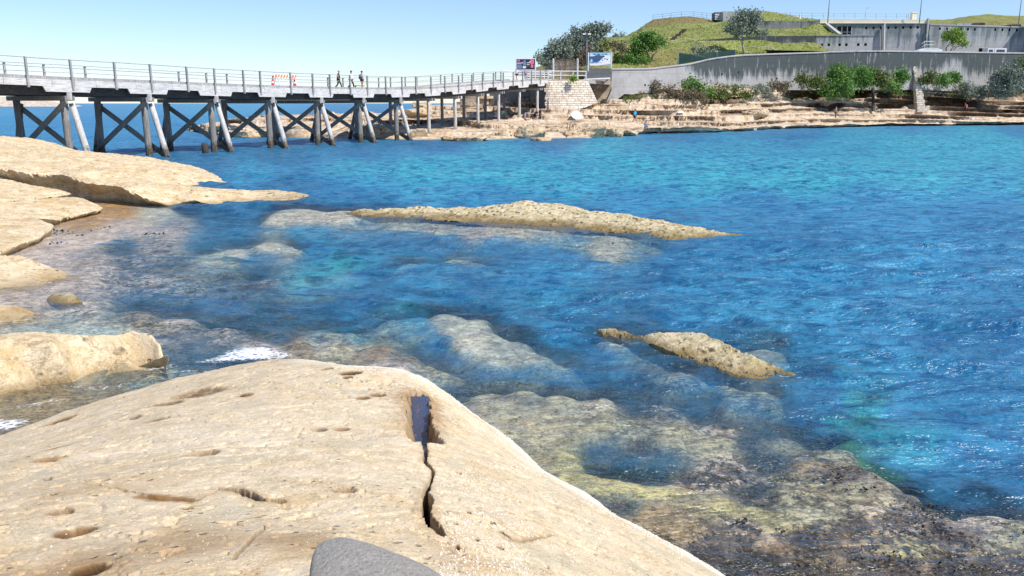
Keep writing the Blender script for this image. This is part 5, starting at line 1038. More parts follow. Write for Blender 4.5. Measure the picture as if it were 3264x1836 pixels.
# coping: top thickness and cap
top = [(XW[0:1], YW[0:1]+.75, ZW[0:1]), (XW[0:1], YW[0:1]-.10, ZW[0:1]), (XW[0:1], YW[0:1]-.10, ZW[0:1]-.32), (XW[0:1], YW[0:1]+.001, ZW[0:1]-.33)]
Xs = np.vstack([XW[0:1]]+[a[0] for a in top]+[XW[1:]]); Ys = np.vstack([YW[0:1]+.75]+[a[1] for a in top]+[YW[1:]]); Zs_ = np.vstack([ZW[0:1]-2]+[a[2] for a in top]+[ZW[1:]])
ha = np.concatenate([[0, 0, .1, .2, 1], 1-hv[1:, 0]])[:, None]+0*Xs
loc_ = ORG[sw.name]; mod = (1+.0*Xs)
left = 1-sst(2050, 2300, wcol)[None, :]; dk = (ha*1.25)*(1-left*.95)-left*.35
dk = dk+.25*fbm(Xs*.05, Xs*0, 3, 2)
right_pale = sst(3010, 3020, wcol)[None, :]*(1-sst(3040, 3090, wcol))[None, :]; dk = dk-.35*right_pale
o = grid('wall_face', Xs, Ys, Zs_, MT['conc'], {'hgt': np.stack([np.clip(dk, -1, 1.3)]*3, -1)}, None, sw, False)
# slanting buttress edge and recessed wall by the abutment
b = MB(); b.prism([PY(1962,256,130.9), PY(1990,252,130.95), PY(1990,300,131), PY(1950,330,130), PY(1933,326,130.2)], (0, 2, 0)); b.build('buttress', MT['conc'], sw)
rec = thing('recessed_wall', 'dark recessed concrete wall between the stone abutment and the seawall', 'wall', PY(1910, 250, 137))
wallpoly([(1862,253,137),(1862,218,137),(1958,218,136.6),(1958,253,136.6)], 1, MT['darkconc'], 'wall', rec)
b = MB(); b.prism([PY(1862,251,128), PY(1945,247,129), PY(1945,251,129), PY(1862,255,128)], (0, 3, 0)); b.build('concrete_beam', MT['white_rail'], rec)
b = MB(); b.beam(PY(1893,288,128), PY(1938,254,129.4), .12, .12); b.build('prop', MT['girder'], rec)
wallpoly([(1872,330,136.4),(1866,250,136.4),(1965,250,135.9),(1950,335,135.8)], 1.5, MT['farrock'], 'rock_backing', rec)
for px, py, Y in ((2354,230,143.4),(2301,236,142),(2476,250,146),(2056,271,132.9)):
    b = MB(); yq = float(np.interp(px, wcol, yw))-.6*((py-float(np.interp(px, wcol, tp)))/max(1, float(np.interp(px, wcol, bt_)-np.interp(px, wcol, tp))))**1.3; b.tube([PY(px, py, yq)+Vector((0, -.06, 0)), PY(px, py, yq)+Vector((0, .3, 0))], .17, 10); b.build('drain_pipe', MT['dark'], sw)
# ================= grassy hill =================
HC = {1680:[(233,133.5),(229,138),(227,142),(226,150),(225,155),(225,160)],1800:[(226,138),(215,142),(205,148),(195,155),(190,162),(188,170)],1870:[(222,138.5),(195,145),(170,152),(150,160),(135,168),(128,178)],
1933:[(221,140),(190,147),(160,154),(140,162),(125,172),(117,185)],1996:[(220,141),(185,148),(155,155),(135,163),(122,174),(114,186)],2030:[(220,142),(182,149),(152,156),(128,164),(110,177),(96,192)],2046:[(220,142),(180,149),(150,156),(125,165),(96,178),(84,195)],2082:[(219,143),(178,150),(145,157),(118,166),(86,182),(62,200)],
2140:[(214,144),(172,151),(138,157),(110,167),(78,183),(56,200)],2200:[(206,145),(160,152),(131,158),(100,170),(76,183),(52,200)],2240:[(198,146),(155,153),(129,158.5),(97,170),(74,183),(58,199)],2280:[(190,147),(150,155),(126,159),(95,171),(74,184),(66,198)],2356:[(180,148),(165,157),(119,159.5),(93,172),(72,180),(50,195)],
2426:[(173,149.5),(170,158),(116,160),(91,173),(68,175),(33,192)],2484:[(171,150.5),(169,159),(115,161),(90,174),(68,175.5),(41,192)],2554:[(169,152),(168,160),(114,162),(90,174),(69,176),(57,192)],2610:[(168,153),(167,161),(114,162.5),(92,173),(72,176),(62,192)],2685:[(167,154),(166,162),(116,163),(110,170),(100,176),(100,190)]}
hk = sorted(HC); hc = np.arange(1680, 2686, 3.0)
R6 = [[np.interp(hc, hk, [HC[k][j][c] for k in hk]) for c in (0, 1)] for j in range(6)]
P6 = [PYn(hc, r[0], r[1]) for r in R6]
P6 = [(P6[0][0], P6[0][1], P6[0][2]-3)]+P6+[(P6[5][0]*1.05, P6[5][1]+12, P6[5][2]-1.5), (P6[5][0]*1.15, P6[5][1]+45, P6[5][2]-9)]
NR = 150; X = np.zeros((NR, len(hc))); Y = X.copy(); Z = X.copy(); tt = np.linspace(0, len(P6)-1.001, NR)
for i, t in enumerate(tt):
    k = int(t); f = t-k
    for A, c in ((X, 0), (Y, 1), (Z, 2)): A[i] = P6[k][c]*(1-f)+P6[k+1][c]*f
Z += (fbm(X*.2, Y*.2, 4, 1)*.22+fbm(X*2, Y*2, 3, 3)*.03)*sst(1.1, 1.5, tt)[:, None]
pxx = hc[None, :]+0*X
dry = np.clip(sst(2040, 2080, pxx)*(1-sst(2230, 2300, pxx))*sst(4.9, 5.3, tt)[:, None]*.95+(1-sst(2130, 2260, pxx))*sst(2040, 2075, pxx)*(1-sst(2.2, 2.7, tt))[:, None]*.55+(1-sst(1900, 2000, pxx))*.5+fbm(X*.12, Y*.12, 3, 4)*.35, 0, 1)
o = grid('grassy_hill', X, Y, Z, MT['grass'], {'dry': np.stack([dry]*3, -1)}); tag(o, kind='structure')
HX, HY, HZ = X, Y, Z
# back hill right of the fort
bk = np.arange(2560, 3640, 5.0); yr = np.interp(bk, [2560,2700,2900,2960,3037,3060,3106,3140,3176,3264,3640], [64,62,62,62,62,58,51,48,46,49,70])
rows = []
for j in range(22):
    t = j/21; yy = 95+(yr-95)*min(1, t*1.5)**.75; YY = 186+(1-(1-t)**1)*60+0*bk; x, y, z = PYn(bk, yy, YY)
    if t > .67: z = z-(t-.67)*14
    rows.append((x, y, z+fbm(x*.15, y*.15, 4, 2)*.5))
X = np.array([r[0] for r in rows]); Y = np.array([r[1] for r in rows]); Z = np.array([r[2] for r in rows])
dry = np.clip(.35+fbm(X*.06, Y*.1, 4, 4)*1.2, 0, 1)
o = grid('back_hill', X, Y, Z, MT['grass'], {'dry': np.stack([dry]*3, -1)}); tag(o, kind='structure')
# courtyard ground between seawall and fort
cc = np.arange(2440, 3600, 10.0); 
yw2 = np.interp(cc, wcol, yw)
g0x = np.interp(cc, wcol, XW[0]); rows = [(g0x, yw2+.5), (g0x*1.06, yw2+8), (g0x*1.16, yw2+24)]
X = np.array([r[0] for r in rows]); Y = np.array([r[1] for r in rows]); Z = np.zeros_like(X)+13.1
o = grid('courtyard', X, Y, Z, MT['conc'], {'hgt': np.zeros(X.shape+(3,))}); tag(o, kind='structure')
# ================= fort =================
fort = thing('concrete_fort', 'long grey concrete fort with rows of small gun loops and a cream roof band', 'fort', PY(2900, 160, 172))
def pwall(name, A, B, zb, ztA, ztB, holes, depth, mat, parent, back='dark', wc=None, hmul=1.0, thick=1.2, pn='opening', step=2.5):
    """wall from A to B (x,y), bottom zb, sloping top; holes (u0,u1,z0,z1) in metres along the wall"""
    A = Vector((A[0], A[1], 0)); B = Vector((B[0], B[1], 0)); L = (B-A).length; d = (B-A)/L; nrm = Vector((d.y, -d.x, 0))
    us = set([0, L]); vs = set([0, 1]); 
    H = lambda u: ztA+(ztB-ztA)*u/L
    hz = []
    for (u0, u1, z0, z1) in holes: us |= {u0, u1}; hz.append((u0, u1, z0, z1)); 
    k = 0
    while k < L: us.add(k); k += step
    us = sorted(us); zs_ = sorted(set([zb]+[z for h in hz for z in h[2:]]+[zb+i*(min(ztA, ztB)-.01-zb)/8 for i in range(1, 9)]))
    V = []; Fc = []; HG = []; idx = {}
    def vid(u, z, top=False):
        k = (round(u, 3), round(z, 3) if not top else 'T')
        if k not in idx:
            zz = H(u) if top else z; p = A+d*u; idx[k] = len(V); V.append(Vector((p.x, p.y, zz))); HG.append((zz-zb)/(H(u)-zb)*hmul)
        return idx[k]
    for i in range(len(us)-1):
        for j in range(len(zs_)):
            top = j == len(zs_)-1; um = (us[i]+us[i+1])/2; zm = (zs_[j]+(zs_[j+1] if not top else zs_[j]+.01))/2
            if not top and any(h[0] < um < h[1] and h[2] < zm < h[3] for h in hz): continue
            z1 = zs_[j+1] if not top else 0
            Fc.append((vid(us[i], zs_[j]), vid(us[i+1], zs_[j]), vid(us[i+1], z1, top), vid(us[i], z1, top)))
    # cap and back
    o = len(V); bt = -nrm*thick
    for p, h in ((A, ztA), (B, ztB)):
        V.append(Vector((p.x, p.y, h))); HG.append(.2); V.append(Vector((p.x, p.y, h))+bt); HG.append(.2); V.append(Vector((p.x, p.y, zb))+bt); HG.append(0); V.append(Vector((p.x, p.y, zb))); HG.append(0)
    Fc += [(o, o+4, o+5, o+1), (o+1, o+5, o+6, o+2), (o, o+1, o+2, o+3), (o+4, o+7, o+6, o+5)]
    org = ORG[parent.name]; me = rawmesh(name, [v-org for v in V], Fc)
    at = me.color_attributes.new('hgt', 'FLOAT_COLOR', 'POINT'); at.data.foreach_set('color', np.array([[h, h, h, 1] for h in HG], np.float32).ravel())
    w = link(name, me, mat, parent)
    for (u0, u1, z0, z1) in hz:
        b = MB(); c = [A+d*u0, A+d*u1]; q = []
        for p in c:
            for z in (z0, z1): q.append(Vector((p.x, p.y, z)))
        a_, b1, c1, d1 = q[0], q[1], q[2], q[3]; off = -nrm*depth
        b.add([a_, c1, d1, b1, a_+off, c1+off, d1+off, b1+off], [(0, 1, 5, 4), (1, 2, 6, 5), (2, 3, 7, 6), (3, 0, 4, 7), (4, 5, 6, 7)])
        b.build(pn, MT[back], parent)
    return w, A, d, nrm
def uof(px, py, A, d):
    """distance along a wall where photo column px meets it"""
    best = None
    for i in range(0, 4000):
        u = i*.05; p = A+d*u; x, y = proj(p.x, p.y, 17)
        if best is None or abs(x-px) < best[0]: best = (abs(x-px), u)
    return best[1]
def line_pts(x0, Y0, x1, Y1, zref=17):
    p = PY(x0, 90, Y0); q = PY(x1, 90, Y1); return (p.x, Y0), (q.x, Y1)
def zat(px, py, Y): return PY(px, py, Y).z
# main wall: left bay (2690..2965) and right bay (2965..3300)
FB = 13.0
A, B = line_pts(2612, 175.5, 2962, 172.5); Av = Vector((*A, 0)); dv = (Vector((*B, 0))-Av).normalized()
hol = []
for px in (2757.6, 2781, 2805, 2828.6, 2852, 2875.5, 2899, 2921.5):
    u = uof(px, 89, Av, dv); z = zat(px, 89, 174); hol.append((u-.20, u+.20, z-.25, z+.25))
# big framed window recess
u0 = uof(2664, 0, Av, dv); u1 = uof(2711, 0, Av, dv); hol.append((u0, u1, zat(2690, 110, 175), zat(2690, 84, 175)))
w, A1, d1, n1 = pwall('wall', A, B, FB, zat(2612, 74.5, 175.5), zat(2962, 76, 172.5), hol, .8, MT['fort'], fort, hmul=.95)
b = MB()
for k in (0, .35, .72, 1): p = A1+d1*(u0+(u1-u0)*k); b.beam(Vector((p.x, p.y, hol[-1][2]))+n1*.02, Vector((p.x, p.y, hol[-1][3]))+n1*.02, .10, .10, up=(0, 1, 0))
zz = (hol[-1][2]+hol[-1][3])/2-.35; b.beam(A1+d1*u0+Vector((0, 0, zz))+n1*.02, A1+d1*u1+Vector((0, 0, zz))+n1*.02, .08, .08)
b.build('window_frame', MT['steel'], fort)
A, B = line_pts(2964, 172.4, 3300, 172.0); Av = Vector((*A, 0)); dv = (Vector((*B, 0))-Av).normalized(); hol = []
for px, py in ((2992.6,91),(3015,91.5),(3060,92.5),(3082,93),(3103.6,93.5),(3169,94.5),(3192,95),(3215,95.5),(3237.6,96)):
    u = uof(px, 0, Av, dv); z = zat(px, py, 172.2); hol.append((u-.19, u+.19, z-.25, z+.25))
for x0, x1 in ((3124.5, 3138),):
    hol.append((uof(x0, 0, Av, dv), uof(x1, 0, Av, dv), FB+.9, zat(3130, 153.5, 172.1)))
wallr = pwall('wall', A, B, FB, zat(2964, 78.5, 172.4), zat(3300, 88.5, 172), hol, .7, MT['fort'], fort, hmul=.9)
b = MB(); zt1 = zat(2964, 78.5, 172.4); zt2 = zat(3300, 88.5, 172)
b.beam(Vector((A[0], A[1]+.62, zt1+.05)), Vector((B[0], B[1]+.62, zt2+.05)), 1.4, .28); b.build('coping', MT['fort'], fort)
# shading projection at the right frame edge
A2, B2 = (PY(3262, 100, 168).x, 163.5), (PY(3330, 100, 168).x, 163.5)
b = MB(); p = PY(3266, 120, 172); b.box((p.x+6, 170.3, 17.2), (12, 3.4, 8.4)); b.build('projecting_bay', MT['fort'], fort)
b = MB(); p = PY(2955, 100, 172.3); b.box((p.x, 172.35, (FB+21)/2-.2), (.35, .5, 8.2)); b.build('corner_pilaster', MT['fort'], fort)
# cream roof band
b = MB(); p0 = PY(2590, 70, 178); p1 = PY(2958, 70, 173.2)
b.prism([PY(2612,74.5,175.2), PY(2962,74.6,172.25), PY(2962,73,172.25), PY(2612,72,175.2)], (0, 9, 0)); b.prism([PY(2614,72,175.35), PY(2959,73,172.4), PY(2959,63,172.4), PY(2614,60.5,175.35)], (0, 8, 0)); b.build('roof_band', MT['cream'], fort)
ch = MB(); p = PY(2918, 62, 176); s = 176/F; ch.box((p.x, 177, p.z+.55), (14*s, 1.0, 1.7)); c_ = ch.build('chimney', MT['cream'], fort)
b = MB(); b.box((p.x, 177, p.z+1.45), (17*s, 1.2, .14)); b.build('chimney_cap', MT['white'], c_)
# doorway, landing stairs and railing
dx0, dx1 = 2941, 2962
b = MB(); pts = []
for k in range(9): a = math.pi*k/8; pts.append((2951.5-10.5*math.cos(a), 113-6*math.sin(a)))
b.prism([PY(x, y, 172.25) for x, y in [(2941, 153)]+pts+[(2962, 153)]], (0, -.12, 0)); dr = b.build('door', MT['mesh_blue'], fort)
b = MB(); b.beam(PY(2955, 153, 172.0), PY(2955, 116, 172.0), .08, .08, up=(0, 1, 0)); b.build('door_edge', MT['steel'], dr)
b = MB(); b.tube([PY(2949, 79, 172.1), PY(2953, 106, 172.1)], .10, 8); b.build('downpipe', MT['girder'], fort)
b = MB(); b.tube([PY(2820, 74, 173), PY(2817, 160, 173)], .13, 8); b.build('downpipe', MT['white'], fort)
b = MB(); b.beam(PY(2814, 80, 173.4), PY(2812, 160, 173.4), .5, .12, up=(0, 1, 0)); b.build('dark_pipe_strip', MT['darkconc'], fort)  # dark strip set on the wall beside the white downpipe
b = MB()
for z_ in (132, 143): b.tube([PY(2938, z_+8, 168.5), PY(2947, z_, 168.5), PY(2982, z_, 168.5)], .05, 8)
for x_ in (2947, 2982): b.tube([PY(x_, 132, 168.5), PY(x_, 158, 168.5)], .05, 8)
b.build('stair_railing', MT['white'], fort)
b = MB(); b.box(PY(2964, 157, 169.5)+Vector((0, 0, -.3)), (3.2, 2.5, 1.0)); b.build('landing', MT['conc'], fort)
# white vans / cabins only their upper parts show
def vehicle(px, w_px, lab, kind='van', Y=162.5, ytop=153):
    p = PY(px, 160, Y); t = thing('parked_car' if kind == 'car' else 'site_cabin', lab, 'car' if kind == 'car' else 'cabin', (p.x, Y, 13.1)); s = Y/F; W = w_px*s
    zt = zat(px, ytop, Y); b0 = Vector((p.x, Y, 13.1))
    if kind == 'car':
        body = [(-W/2, .35), (W/2, .35), (W/2, .95), (W*.46, 1.05), (W*.38, zt-13.1-.12), (W*.30, zt-13.1), (-W*.22, zt-13.1), (-W*.38, 1.08), (-W*.5, .90)]
        b = MB(); b.prism([b0+Vector((x, 0, z)) for x, z in body], (0, 1.75, 0)); b.build('body', MT['white'], t)
        b = MB(); h = zt-13.1
        for q in ([(-W*.34, 1.12), (-W*.04, 1.12), (-W*.04, h-.14), (-W*.20, h-.14)], [(0, 1.12), (W*.20, 1.12), (W*.20, h-.14), (0, h-.14)], [(W*.24, 1.12), (W*.40, 1.12), (W*.35, h-.18), (W*.24, h-.14)]): b.prism([b0+Vector((x, -.02, z)) for x, z in q], (0, .01, 0))
        b.build('window', MT['glass'], t)
        for x in (-W*.32, W*.32):
            for yy in (-.03, 1.58): b = MB(); c = b0+Vector((x, yy, .35)); b.tube([c, c+Vector((0, .2, 0))], .35, 18); b.build('wheel', MT['black'], t)
        b = MB(); b.beam(b0+Vector((-W*.18, .2, h+.08)), b0+Vector((W*.26, .2, h+.08)), .04, .04); b.beam(b0+Vector((-W*.18, 1.5, h+.08)), b0+Vector((W*.26, 1.5, h+.08)), .04, .04); b.build('roof_rack', MT['steel'], t)
    else:
        b = MB(); b.box(b0+Vector((0, 1, (zt-13.1)/2)), (W, 2, zt-13.1)); b.build('cabin_shell', MT['wht'], t)
        n_ = 1 if w_px < 24 else 3
        for k in range(n_):
            b = MB(); wk = W*.72/n_; b.box(b0+Vector((-W*.36+wk*(k+.5), -.02, (zt-13.1)-.42-.15)), (wk*.85, .04, .62)); b.build('window', MT['glass'], t)
    return t
vehicle(2967, 72, 'white estate car parked behind the seawall, only its roof showing', 'car', 162, 153.2)
vehicle(3159, 19, 'small white cabin with one window behind the seawall', 'cab', 165, 153.5); vehicle(3190, 36, 'wide white cabin with three windows behind the seawall', 'cab', 165, 153.5)
# ---- front blockhouse and dark retaining walls
bh = thing('blockhouse', 'low concrete blockhouse with square gun loops in front of the main fort wall', 'building', PY(2700, 165, 162))
A, B = line_pts(2600, 161.8, 2786, 160.6); Av = Vector((*A, 0)); dv = (Vector((*B, 0))-Av).normalized(); hol = []
for px in (2622.9, 2644.8, 2679.4, 2701, 2738.6, 2762):
    u = uof(px, 0, Av, dv); z = zat(px, 142.3, 161); hol.append((u-.23, u+.23, z-.25, z+.25))
pwall('wall', A, B, FB, zat(2600, 114, 161.8), zat(2786, 113, 160.6), hol, .7, MT['fort'], bh, hmul=.7, thick=.9)
b = MB(); pA = PY(2601, 113, 161.7); b.prism([Vector((pA.x, 161.75, FB-.5)), Vector((pA.x, 161.75, pA.z-.02)), Vector((pA.x-.1, 165.5, pA.z-.02)), Vector((pA.x-.1, 165.5, FB-.5))], (1.2, 0, 0)); b.build('return_wall', MT['darkconc'], bh)
b = MB(); b.prism([PY(2601,113.8,161.65), PY(2787,112.8,160.45), PY(2787,111.3,160.45), PY(2601,112.2,161.65)], (0, 2, 0)); b.build('coping', MT['fort'], bh)
b = MB(); p = PY(2786, 113, 160.6); b.box((p.x-.4, 164.5, (FB+p.z)/2-.02), (.8, 6.9, p.z-FB)); b.build('side_wall', MT['fort'], bh)
def attrwall(name, lab, P, zb_off, mat, thick=.6, cat='wall', dark=.9):
    t = thing(name, lab, cat, PY(P[0][0], P[0][2], P[0][3])); n = len(P); V = []; HG = []; Fc = []; o = ORG[t.name]
    m = 6; cx = []
    for i in range(n-1):
        for k in range(m): f = k/m; cx.append(tuple(P[i][j]*(1-f)+P[i+1][j]*f for j in range(4)))
    cx.append(P[-1])
    for c in cx:
        tpnt = PY(c[0], c[1], c[3]); bt = PY(c[0], c[2], c[3]); bt.x = tpnt.x
        for k in range(7): f = k/6; V.append(tpnt.lerp(bt, f)); HG.append((1-f)*dark)
        V.append(tpnt+Vector((0, thick, 0))); HG.append(.3)
    for i in range(len(cx)-1):
        for k in range(6): Fc.append((i*8+k, i*8+k+1, i*8+9+k, i*8+8+k))
        Fc.append((i*8, i*8+8, i*8+15, i*8+7))
    me = rawmesh(name, [v-o for v in V], Fc); at = me.color_attributes.new('hgt', 'FLOAT_COLOR', 'POINT'); at.data.foreach_set('color', np.array([[h, h, h, 1] for h in HG], np.float32).ravel())
    link('wall', me, mat, t); return t
attrwall('retaining_wall', 'lower stained retaining wall, its shade painted dark, along the foot of the grass slope', [(2195,130,130.5,157.6),(2214,128.5,133,158),(2280,124.5,150,158.6),(2356,118,168,159),(2426,115,171,159.6),(2500,114.2,171,160.4),(2601,113.4,171,161.8)], 0, MT['darkconc'])
attrwall('retaining_wall', 'upper dark retaining wall under the grassy mound beside the roof', [(2405,67,92,173),(2450,67.5,92,173.2),(2500,67.5,91.5,173.6),(2560,68,91.5,174.4),(2614,68.5,92,175.2)], 0, MT['darkconc'], dark=.6)
b = MB(); b.beam(PY(2632, 76, 174.6), PY(2678, 112, 168), .7, .5); o = b.build('stair_parapet', MT['fort'], None, PY(2632, 76, 174.6)); tag(o, 'sloping concrete parapet running down left of the dark framed window', 'parapet')
# dark diagonal stair on grass slope
st_ = thing('slope_steps', 'dark stepped strip climbing the grass slope right of the bushy tree', 'steps', PY(2140, 126, 159))
b = MB()
for k in range(12):
    t = k/11; px = 2143+(2184-2143)*t; py = 126+(94-126)*t; q = int(np.clip(np.searchsorted(hc, px), 0, len(hc)-1)); pr_ = proj(HX[:, q], HY[:, q], HZ[:, q])[1]; j = int(np.argmin(np.abs(pr_-py)))
    b.box((HX[j, q], HY[j, q], HZ[j, q]+.08), (.85, .6, .34))
b.build('step', MT['girder'], st_)
# pillbox blocks on the crest
pb = thing('gun_emplacement', 'square concrete block with dark recesses on the hill crest behind the lone tree', 'bunker', PY(2310, 70, 190))
wallpoly([(2279,62,189),(2279,38.5,189),(2306,38,189),(2306,70,189)], 3, MT['darkconc'], 'block', pb); wallpoly([(2305,71,187),(2305,36,187),(2348,36,187),(2348,76,187)], 4, MT['fort'], 'block', pb)
b = MB()
for y in (47, 54, 61): b.beam(PY(2279, y, 188.9), PY(2298, y+1, 188.9), .1, .25)
b.build('ledge', MT['wht'], pb)
pb = thing('gun_emplacement', 'low round concrete gun ring half buried in the grassy mound', 'bunker', PY(2520, 56, 189))
b = MB(); s = 189/F; pts = []
for k in range(15): a = math.pi*(1+k/14); pts.append(PY(2522+math.cos(a)*30, 50.5, 189)+Vector((0, math.sin(a)*1.8+1.5, 0)))
b.prism([p+Vector((0, 0, -.6)) for p in pts], (0, 0, .6+.15)); b.build('ring', MT['fort'], pb)
b = MB(); b.box(PY(2551, 54, 187.5), (.5, .5, 1.1)); b.build('post', MT['white'], pb)
# low concrete remains behind the right roofline
for x0, x1, yt, lab in ((3045,3068,74,'low dark concrete block behind the fort roofline, left of the pale block'),(3068,3096,73,'pale concrete block behind the fort roofline'),(3104,3140,72.5,'dark slit bunker face behind the fort roofline'),(3215,3255,77,'dark low bunker slab behind the roofline near the right flagpole')):
    b = MB(); b.prism([PY(x0,84,180), PY(x1,86,180), PY(x1,yt,180), PY(x0+4,yt+1,180)], (0, 3, 0)); o = b.build('concrete_remains', MT['fort'] if 'pale' in lab else MT['girder'], None, PY(x0, 84, 180)); tag(o, lab, 'bunker')
# railings on hill and roof
def fence(name, lab, P, Y, h_px, mat, posts, bars=(0, .45, .9), r=.035):
    t = thing(name, lab, 'railing', PY(P[0][0], P[0][1], Y)); xs = [p[0] for p in P]
    top = lambda x: float(np.interp(x, xs, [p[1] for p in P])); hh = lambda x: float(np.interp(x, xs, [p[2] for p in P]))
    for x in posts: b = MB(); b.tube([PY(x, top(x), Y), PY(x, top(x)+hh(x), Y)], r*1.3, 6); b.build('post', MT[mat], t)
    for f in bars:
        b = MB(); b.tube([PY(x, top(x)+hh(x)*f, Y) for x in np.linspace(xs[0], xs[-1], 24)], r, 6); b.build('bar', MT[mat], t)
    return t
fence('crest_railing', 'blue grey pipe railing along the hill crest', [(2081,48,15),(2172,38,17),(2212,37,14),(2255,42,16),(2279,44.5,16)], 197, 14, 'bluesteel', [2081,2112,2139,2172,2212,2238,2253,2279], (0,.45,.9))
fence('roof_railing', 'thin pipe railing along the cream fort roof', [(2500,41,18),(2896,44.5,15)], 178, 14, 'bluesteel', [2520,2555,2589,2624,2658,2691,2725,2758,2792,2824,2858,2890,2896], (0,.5), .028)
# flagpoles and aerial
for x0, y0, x1, y1, Y, lab in ((2638,74,2645,-30,171.5,'tall thin flagpole rising left of the cream roof'),(2930,74,2937,-30,171.4,'tall thin flagpole beside the chimney'),(3245,82,3253,-30,171.3,'tall thin flagpole at the right edge of the fort')):
    t = MB(); p = PY(x0, y0, Y); q = Vector((p.x, p.y, p.z+8.5)); t.tube([p, q], [.10, .07], 8); o = t.build('flagpole', MT['steel'], None, p, True); tag(o, lab, 'flagpole', 'flagpoles on the fort')
b = MB(); p = PY(2758, 58, 177); b.tube([p, p+Vector((0, 0, 2.1))], .025, 6); b.beam(p+Vector((0, 0, 2.05)), p+Vector((.8, 0, 2.1)), .05, .05); b.beam(p+Vector((0, 0, 1.9)), p+Vector((.5, 0, 1.9)), .05, .05); o = b.build('aerial', MT['steel'], None, p); tag(o, 'small television aerial above the cream roof', 'aerial')
# site fence frame right
b = MB()
for x in (3176, 3213): b.tube([PY(x, 160, 166.5), PY(x, 132, 166.5)], .045, 6)
b.tube([PY(3176, 137, 166.5), PY(3200, 137, 166.5), PY(3213, 132, 166.5)], .03, 6); o = b.build('scaffold_frame', MT['steel'], None, PY(3176, 160, 166.5)); tag(o, 'thin metal frame standing behind the white cabins', 'frame')
# rope fences on the slope
def rope(lab, P, posts, Y):
    t = thing('rope_fence', lab, 'fence', PY(*P[0], Y))
    for i, (x, y0, y1) in enumerate(posts): b = MB(); b.beam(PY(x, y1, Y), PY(x, y0, Y), .10, .10, up=(0, 1, 0)); b.build('post', MT['rope'], t)
    b = MB(); b.tube([PY(x, y, Y) for x, y in P], .05, 6); b.build('rope', MT['rope'], t)
rope('pale rope fence on low posts crossing the grass above the green screen', [(2135,131),(2160,128),(2184,119),(2196,124),(2225,132),(2255,135),(2274,131),(2290,138)], [(2184,118,137),(2274,130,149)], 157.2)
rope('rope fence swinging down to the right in front of the dark retaining wall', [(2388,147),(2420,151),(2449,147),(2462,155),(2480,162),(2502,166)], [(2449,147,168)], 156.5)
# green shade cloth screen
sc_ = thing('shade_cloth_screen', 'dark green shade cloth screen stretched above the seawall', 'screen', PY(2165, 205, 143))
b = MB(); b.prism([PY(2160,206,142.5), PY(2164,168,142.5), PY(2200,173,143.2), PY(2225,172,144), PY(2285,166,145), PY(2330,159,146.2), PY(2345,158,146.6), PY(2345,178,146.6), PY(2263,188,144.4)], (0, .08, 0)); b.build('cloth', MT['mesh_green'], sc_)
for x, y0, y1, Y in ((2163,165,205,142.4),(2225,170,194,143.8),(2285,164,186,144.9),(2343,156,176,146.5)):
    b = MB(); b.tube([PY(x, y1, Y), PY(x, y0, Y)], .05, 6); b.build('post', MT['steel'], sc_)
# hollow with dark overgrowth beyond the screen
# narrow brick stair pillar down the cliff
pl = thing('stone_pillar', 'narrow coursed stone pillar climbing the cliff to the seawall', 'pillar', PY(2935, 355, 151))
b = MB(); rs = random.Random(2)
n = 34
for k in range(n):
    t = k/(n-1); y = 354+(214-354)*t; x = np.interp(t, [0, .35, .65, .8, 1], [2937, 2932, 2925, 2922, 2914]); w = np.interp(t, [0, .4, .7, 1], [26, 22, 13, 11]); Y = np.interp(t, [0, .6, 1], [151.5, 154.0, 155.6]); s = Y/F
    p = PY(x, y, Y); b.box(p+Vector((rs.uniform(-.06, .06), .5, 0)), (w*s*rs.uniform(.9, 1.08), 1.2, 4.1*s))
b.build('masonry', MT['ashlar'], pl)
b = MB(); b.prism([PY(2911,213,155.8), PY(2920,262,154.6), PY(2897,245,155.6), PY(2898,232,156)], (0, .6, 0)); b.build('dark_side', MT['darkconc'], pl)
b = MB(); b.prism([PY(2782,355,148), PY(2782,278,152), PY(2788,278,152), PY(2789,355,148)], (0, .5, 0)); o = b.build('cleft_shade_strip', MT['girder'], None, PY(2785,355,148)); tag(o, 'tall dark narrow strip standing in for a shaded cleft in the cliff left of the pillar', 'post')  # thin dark slab added for the shade of a cleft; no gap is cut
# litter / upturned white board
t = thing('white_board', 'tilted white board leaning on the rocks below the abutment', 'board', PY(1840, 378, 114))
b = MB(); b.prism([PY(1819,366,114.5), PY(1826,356,116), PY(1838,352,116.5), PY(1848,358,116), PY(1861,377,113.5), PY(1840,379,113), PY(1828,377,113.4)], (0, .25, .0)); b.build('sheet', MT['white'], t)
for i, (px, py, w, lab) in enumerate(((2168,362,1.1,'crumpled pale cloth lying on the ledges above the bathers'),(2330,358,1.0,'pale flat slab lying on the right ledges'),(2162,398,.5,'small white scrap on the ledge edge'))):
    p = shore_pt(px, py); b = MB(); b.box(p+Vector((0, 0, .12)), (w, .5, .28), Matrix.Rotation(.3*i+.2, 3, 'Z'), taper=.55); o = b.build('cloth_bundle' if i != 1 else 'slab', MT['wht'], None, p); tag(o, lab, 'cloth' if i != 1 else 'rock')
